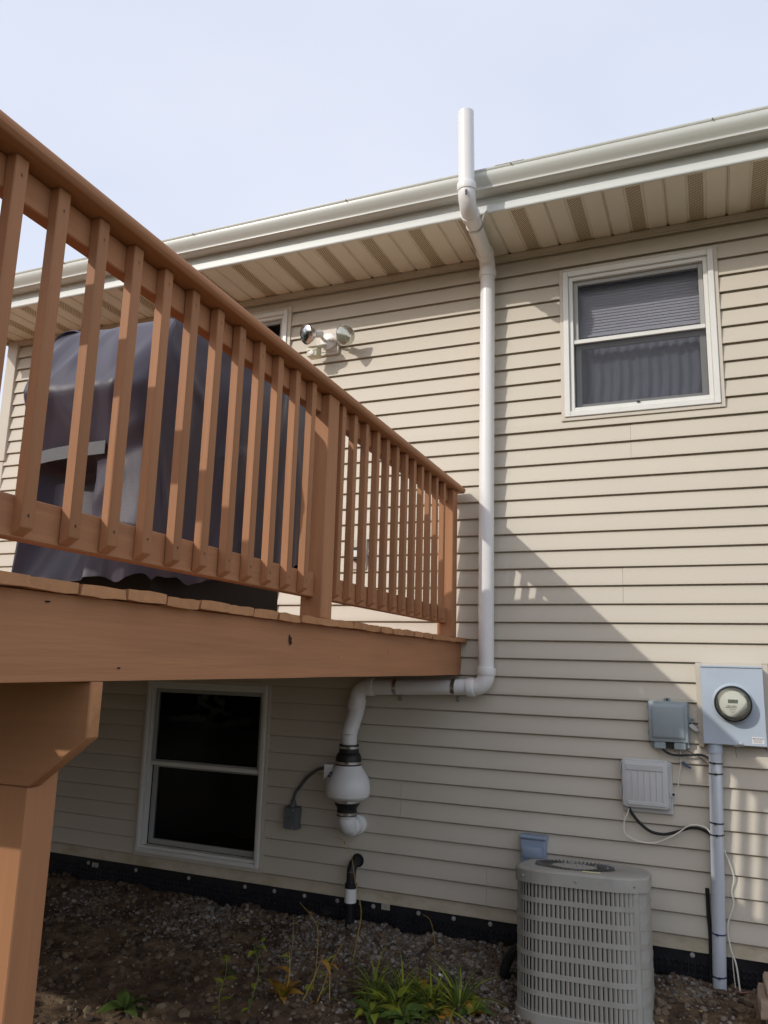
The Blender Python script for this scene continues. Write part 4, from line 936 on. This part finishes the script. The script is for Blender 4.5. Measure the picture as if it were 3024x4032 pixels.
# ------------------------------------------------------------------ loose ground cover
def stones(name, N, mat, place, smin, smax, label, cat, flat=.7, seed=1):
    r = random.Random(seed); ico_v = []; t = (1+5**.5)/2
    base = [Vector(v).normalized() for v in [(-1, t, 0), (1, t, 0), (-1, -t, 0), (1, -t, 0), (0, -1, t), (0, 1, t), (0, -1, -t), (0, 1, -t), (t, 0, -1), (t, 0, 1), (-t, 0, -1), (-t, 0, 1)]]
    F = [(0, 11, 5), (0, 5, 1), (0, 1, 7), (0, 7, 10), (0, 10, 11), (1, 5, 9), (5, 11, 4), (11, 10, 2), (10, 7, 6), (7, 1, 8), (3, 9, 4), (3, 4, 2), (3, 2, 6), (3, 6, 8), (3, 8, 9), (4, 9, 5), (2, 4, 11), (6, 2, 10), (8, 6, 7), (9, 8, 1)]
    vs, fs, mi = [], [], []
    for _ in range(N):
        x, y = place(r)
        if x is None: continue
        s = smin*(smax/smin)**(r.random()**1.8); n0 = len(vs); ra = Matrix.Rotation(r.uniform(0, 6.28), 3, 'Z') @ Matrix.Rotation(r.uniform(-.5, .5), 3, 'X')
        sc = Vector((r.uniform(.7, 1.25), r.uniform(.6, 1), flat*r.uniform(.7, 1.2))); c = Vector((x, y, gz(x, y)+s*.22))
        for b in base:
            j = r.uniform(.72, 1.18); vs.append(tuple(c+ra @ Vector((b.x*sc.x, b.y*sc.y, b.z*sc.z))*s*j))
        fs += [(a+n0, b+n0, d+n0) for a, b, d in F]; mi += [r.randrange(len(mat))]*20
    me = bpy.data.meshes.new(name); me.from_pydata(vs, [], fs)
    for q in mat: me.materials.append(q)
    me.polygons.foreach_set('material_index', mi)
    o = bpy.data.objects.new(name, me); COL.objects.link(o)
    tag(o, label, cat, kind='stuff'); return o
def gplace(r):
    while True:
        x, y = r.uniform(-3.9, .35), -abs(r.gauss(0, .55))-.02
        if y < -1.7: continue
        d = noise.noise((x*1.6, y*1.6, 7))+.9*math.exp(-((x+1.55)/.75)**2-((y+.35)/.55)**2)+.5*math.exp(-((x+2.9)/.5)**2-((y+.15)/.12)**2)+.35*math.exp(-((x-.02)/.4)**2)
        if r.random() < .03+.80*max(0, d-.12): return x, y
stones('gravel', 8500, gravel_m, gplace, .005, .0175, 'loose grey and tan gravel scattered along the foundation', 'gravel', .75, 5)
stones('soil_clods', 6500, clod_m, lambda r: (r.uniform(-4.4, .6), -r.random()**1.2*1.8-.02), .004, .030, 'dark brown crumbs of soil along the foundation', 'soil', .7, 6)
def litter():
    r = random.Random(9); mb = MB()
    for _ in range(900):
        x, y = r.uniform(-4.2, .5), -r.random()*1.7-.03; a = r.uniform(0, 6.28); l = r.uniform(.015, .07); z = gz(x, y)+.004
        d = Vector((math.cos(a), math.sin(a), r.uniform(-.05, .25))); p = Vector((x, y, z)); w = Vector((-d.y, d.x, 0))*r.uniform(.0008, .002)
        mb.add([p-w, p+w, p+d*l+w+Vector((0, 0, -.003)), p+d*l-w+Vector((0, 0, -.003))], [(0, 1, 2, 3)])
    for _ in range(160):
        x, y = r.uniform(-4.2, .5), -r.random()*1.6-.03; a = r.uniform(0, 6.28); l = r.uniform(.012, .03); p = Vector((x, y, gz(x, y)+.006)); d = Vector((math.cos(a), math.sin(a), r.uniform(-.2, .4)))*l; w = Vector((-math.sin(a), math.cos(a), r.uniform(-.3, .3)))*l*.4
        mb.add([p, p+d*.5+w, p+d, p+d*.5-w], [(0, 1, 2, 3)])
    o = mb.build('straw_litter', straw_m); tag(o, 'thin dry straw and leaf bits strewn over the soil', 'straw', kind='stuff')
litter()

# ------------------------------------------------------------------ weeds
def leaf_mesh(name, mat, l, w, curl=.25, fold=.25):
    n = 6; vs = []
    for i in range(n+1):
        t = i/n; ww = w*math.sin(math.pi*t**.75)*.5+(.0004); z = curl*l*(t*.55-t*t*.95); x = l*t
        vs += [(x, -ww, z+fold*ww), (x, 0, z), (x, ww, z+fold*ww)]
    return MB().add(vs, [q for i in range(n) for q in ((i*3, i*3+3, i*3+4, i*3+1), (i*3+1, i*3+4, i*3+5, i*3+2))]), mat
LEAF = {}
def add_leaf(parent, kind, pos, yaw, pitch, s, mat, roll=0):
    key = (kind, mat.name)
    if key not in LEAF:
        l, w, c, f = {'broad': (.13, .058, .75, .30), 'oval': (.045, .028, .25, .3), 'grass': (.22, .010, .7, .4), 'lance': (.07, .016, .4, .3)}[kind]
        mb, _ = leaf_mesh('leaf', mat, l, w, c, f); o = mb.build('leaf', mat, parent, local=True, smooth=80); LEAF[key] = o
    else:
        o = bpy.data.objects.new('leaf', LEAF[key].data); COL.objects.link(o); o.parent = parent
    o.location = RM[parent] @ Vector(pos); o.rotation_euler = (roll, -pitch, yaw); o.scale = (s, s, s); RM[o] = RM[parent]
    return o
rw = random.Random(21)
def rosette(name, x, y, n, label, mats, smin, smax, group='weeds by the wall', kind='broad', up=.7):
    z = gz(x, y); t = thing(name, label, 'weed', (x, y, z-.005), 0, group)
    MB().lathe([(.006, -.01), (.008, .004), (.003, .012)], (x, y, z), (0, 0, 1), 6).build('crown', stemG, t)
    for k in range(n):
        a = 2.4*k+rw.uniform(-.3, .3); add_leaf(t, kind, (x+.012*math.cos(a), y+.012*math.sin(a), z+.004), a, rw.uniform(.15, up), rw.uniform(smin, smax), rw.choice(mats), rw.uniform(-.4, .4))
    return t
spots = [(-1.30, -.68, 'dense green weed clump just left of the air conditioner', 26, 1.5), (-1.42, -.78, 'green weed clump in the bottom row, second left of the air conditioner', 24, 1.4), (-1.16, -.62, 'green and yellow weed tuft tucked against the air conditioner base', 20, 1.2),
         (-1.55, -.80, 'low green weed tuft at the left end of the green patch', 18, 1.1), (-1.22, -.80, 'broad leaved weed in the bottom row nearest the air conditioner', 18, 1.4), (-1.36, -.58, 'small leafy weed at the back of the green patch', 14, 1.0),
         (-1.48, -.93, 'dense yellowish weed at the very bottom edge', 24, 1.4), (-1.08, -.70, 'weed with yellow leaves leaning on the air conditioner', 16, 1.2), (-1.33, -.90, 'tall green weed in the front of the green patch', 24, 1.5)]
for x, y, lb, n, s in spots: rosette('leafy_weed', x, y, n, lb, [leafG, leafG, leafY, leafY, leafO] if rw.random() < .5 else [leafG, leafG, leafG, leafY], .28*s, .66*s, up=.62)
for x, y, lb in ((-1.44, -.66, 'arching grass tuft among the green weeds'), (-1.26, -.74, 'grass tuft with long arching blades left of the air conditioner'), (-1.55, -.72, 'grass tuft at the left end of the green patch'), (-1.38, -.86, 'grass tuft at the front of the green patch'), (-1.14, -.72, 'grass tuft beside the air conditioner corner')): rosette('grass_tuft', x, y, 34, lb, [leafG, leafY], .6, 1.1, kind='grass', up=1.2)
rosette('leafy_weed', -2.50, -1.33, 9, 'dark leafed seedling at the bottom edge near the deck post', [leafG], .7, 1.0)
rosette('leafy_weed', .19, -.12, 10, 'small green weed beside the garden blocks', [leafG], .3, .5)
def stalk(name, pts, label, stem, leaves, kinds, r0=.003, mats=None, s=1.0, cat='weed'):
    b = pts[0]; t = thing(name, label, cat, (b[0], b[1], gz(b[0], b[1])), 0, 'weeds by the wall')
    q = spline(pts, 6); m = len(q); MB().tube(q, [r0*(1-.75*i/m) for i in range(m)], 6).build('stem', stem, t)
    for k in range(leaves):
        p = q[int(m*(.25+.72*k/max(1, leaves)))]; add_leaf(t, kinds[k % len(kinds)], p, rw.uniform(0, 6.28), rw.uniform(-.6, .5), s*rw.uniform(.7, 1.2), rw.choice(mats or [leafY]))
    return t
stalk('dry_stalk', [(-1.93, -.60, -.02), (-1.80, -.48, .05), (-1.768, -.45, .20), (-1.752, -.45, .32), (-1.79, -.45, .455), (-1.815, -.45, .568), (-1.84, -.45, .628), (-1.875, -.45, .655), (-1.925, -.45, .662)], 'long yellow stalk arching up in front of the drain pipe', stemY, 5, ['lance'], .0032, [leafY, leafO], .5)
stalk('dry_stalk', [(-1.40, -.30, .03), (-1.397, -.30, .155), (-1.410, -.30, .24), (-1.432, -.30, .288), (-1.468, -.30, .302)], 'short bent yellow stalk between drain pipe and air conditioner', stemY, 1, ['lance'], .0025, [leafO], .4)
stalk('dry_stalk', [(-1.86, -.86, -.05), (-1.825, -.85, .05), (-1.800, -.85, .16), (-1.796, -.85, .32), (-1.826, -.85, .38), (-1.90, -.85, .44)], 'tall thin yellow stalk with broken tip at bottom centre', stemY, 6, ['lance', 'oval'], .003, [leafO, leafY], .7)
stalk('dry_stalk', [(-1.79, -.93, -.05), (-1.74, -.90, .10), (-1.705, -.88, .21), (-1.66, -.86, .30)], 'stout yellow stalk leaning right at bottom centre', stemY, 7, ['lance'], .0042, [leafO, leafY], .8)
stalk('dry_stalk', [(-1.98, -.80, 0), (-1.965, -.80, .14), (-1.955, -.80, .27), (-1.96, -.80, .36)], 'upright brown stalk left of the tall yellow one', straw_m, 4, ['oval'], .0025, [leafG, leafO], .8)
stalk('leafy_shoot', [(-2.10, -1.17, -.03), (-2.115, -1.17, .10), (-2.09, -1.165, .20), (-2.10, -1.16, .27)], 'yellow green shoot with oval leaves at the bottom left', stemG, 11, ['oval'], .003, [leafY, leafY, leafG], 1.15)
stalk('leafy_shoot', [(-2.02, -1.10, -.03), (-2.0, -1.08, .08), (-1.985, -1.06, .19), (-2.03, -1.04, .29)], 'leafy shoot with a bare bent tip right of the yellow green one', stemG, 7, ['oval'], .0028, [leafY, leafG], 1.0)
stalk('leafy_shoot', [(-2.26, -.62, .02), (-2.25, -.61, .10), (-2.235, -.60, .17)], 'small olive leafed shoot standing alone in the gravel', stemG, 7, ['oval'], .0025, [leafG, leafY], 1.0)
stalk('dry_stalk', [(-1.86, -.98, -.03), (-1.80, -.95, .08), (-1.765, -.92, .17), (-1.74, -.90, .25)], 'yellow stalk leaning right, second at bottom centre', stemY, 6, ['lance', 'broad'], .0045, [leafO, leafY], .6)
stalk('dry_stalk', [(-1.93, -1.0, -.03), (-1.895, -.97, .07), (-1.885, -.95, .16), (-1.90, -.93, .24)], 'thick yellow stalk with withered leaves at bottom centre left', stemY, 7, ['broad', 'lance'], .005, [leafO, leafY], .55)
stalk('dry_stalk', [(-1.70, -.90, -.02), (-1.71, -.88, .10), (-1.72, -.86, .19)], 'short yellow stalk with drooping leaves beside the green patch', stemY, 6, ['lance'], .004, [leafO, leafY], .9)
rosette('dead_plant', -1.905, -.97, 14, 'orange withered plant at the bottom centre', [leafO, leafO, leafY], .5, 1.0, up=1.25)
def scrap(name, mat, x, y, s, label, cat, seed):
    r = random.Random(seed); z = gz(x, y)+.012; k = 7; vs = [(x, y, z+.006)]
    for q in range(k): a = 2*math.pi*q/k; f = s*r.uniform(.6, 1.1); vs.append((x+f*math.cos(a), y+.6*f*math.sin(a), z+r.uniform(-.004, .012)))
    n = len(vs); vs += [(a_, b_, c_-.0008) for a_, b_, c_ in vs]
    fs = [(0, 1+q, 1+(q+1) % k) for q in range(k)]+[(n, n+1+(q+1) % k, n+1+q) for q in range(k)]+[(1+q, n+1+q, n+1+(q+1) % k, 1+(q+1) % k) for q in range(k)]
    tag(MB().add(vs, fs).build(name, mat, smooth=20), label, cat)
scrap('paper_scrap', paper_m, -1.315, -.44, .016, 'tiny white scrap of paper on the gravel left of the air conditioner', 'paper', 4)
scrap('fallen_leaf', leafP, .055, -.075, .034, 'pinkish brown fallen leaf beside the conduit foot', 'leaf', 8)
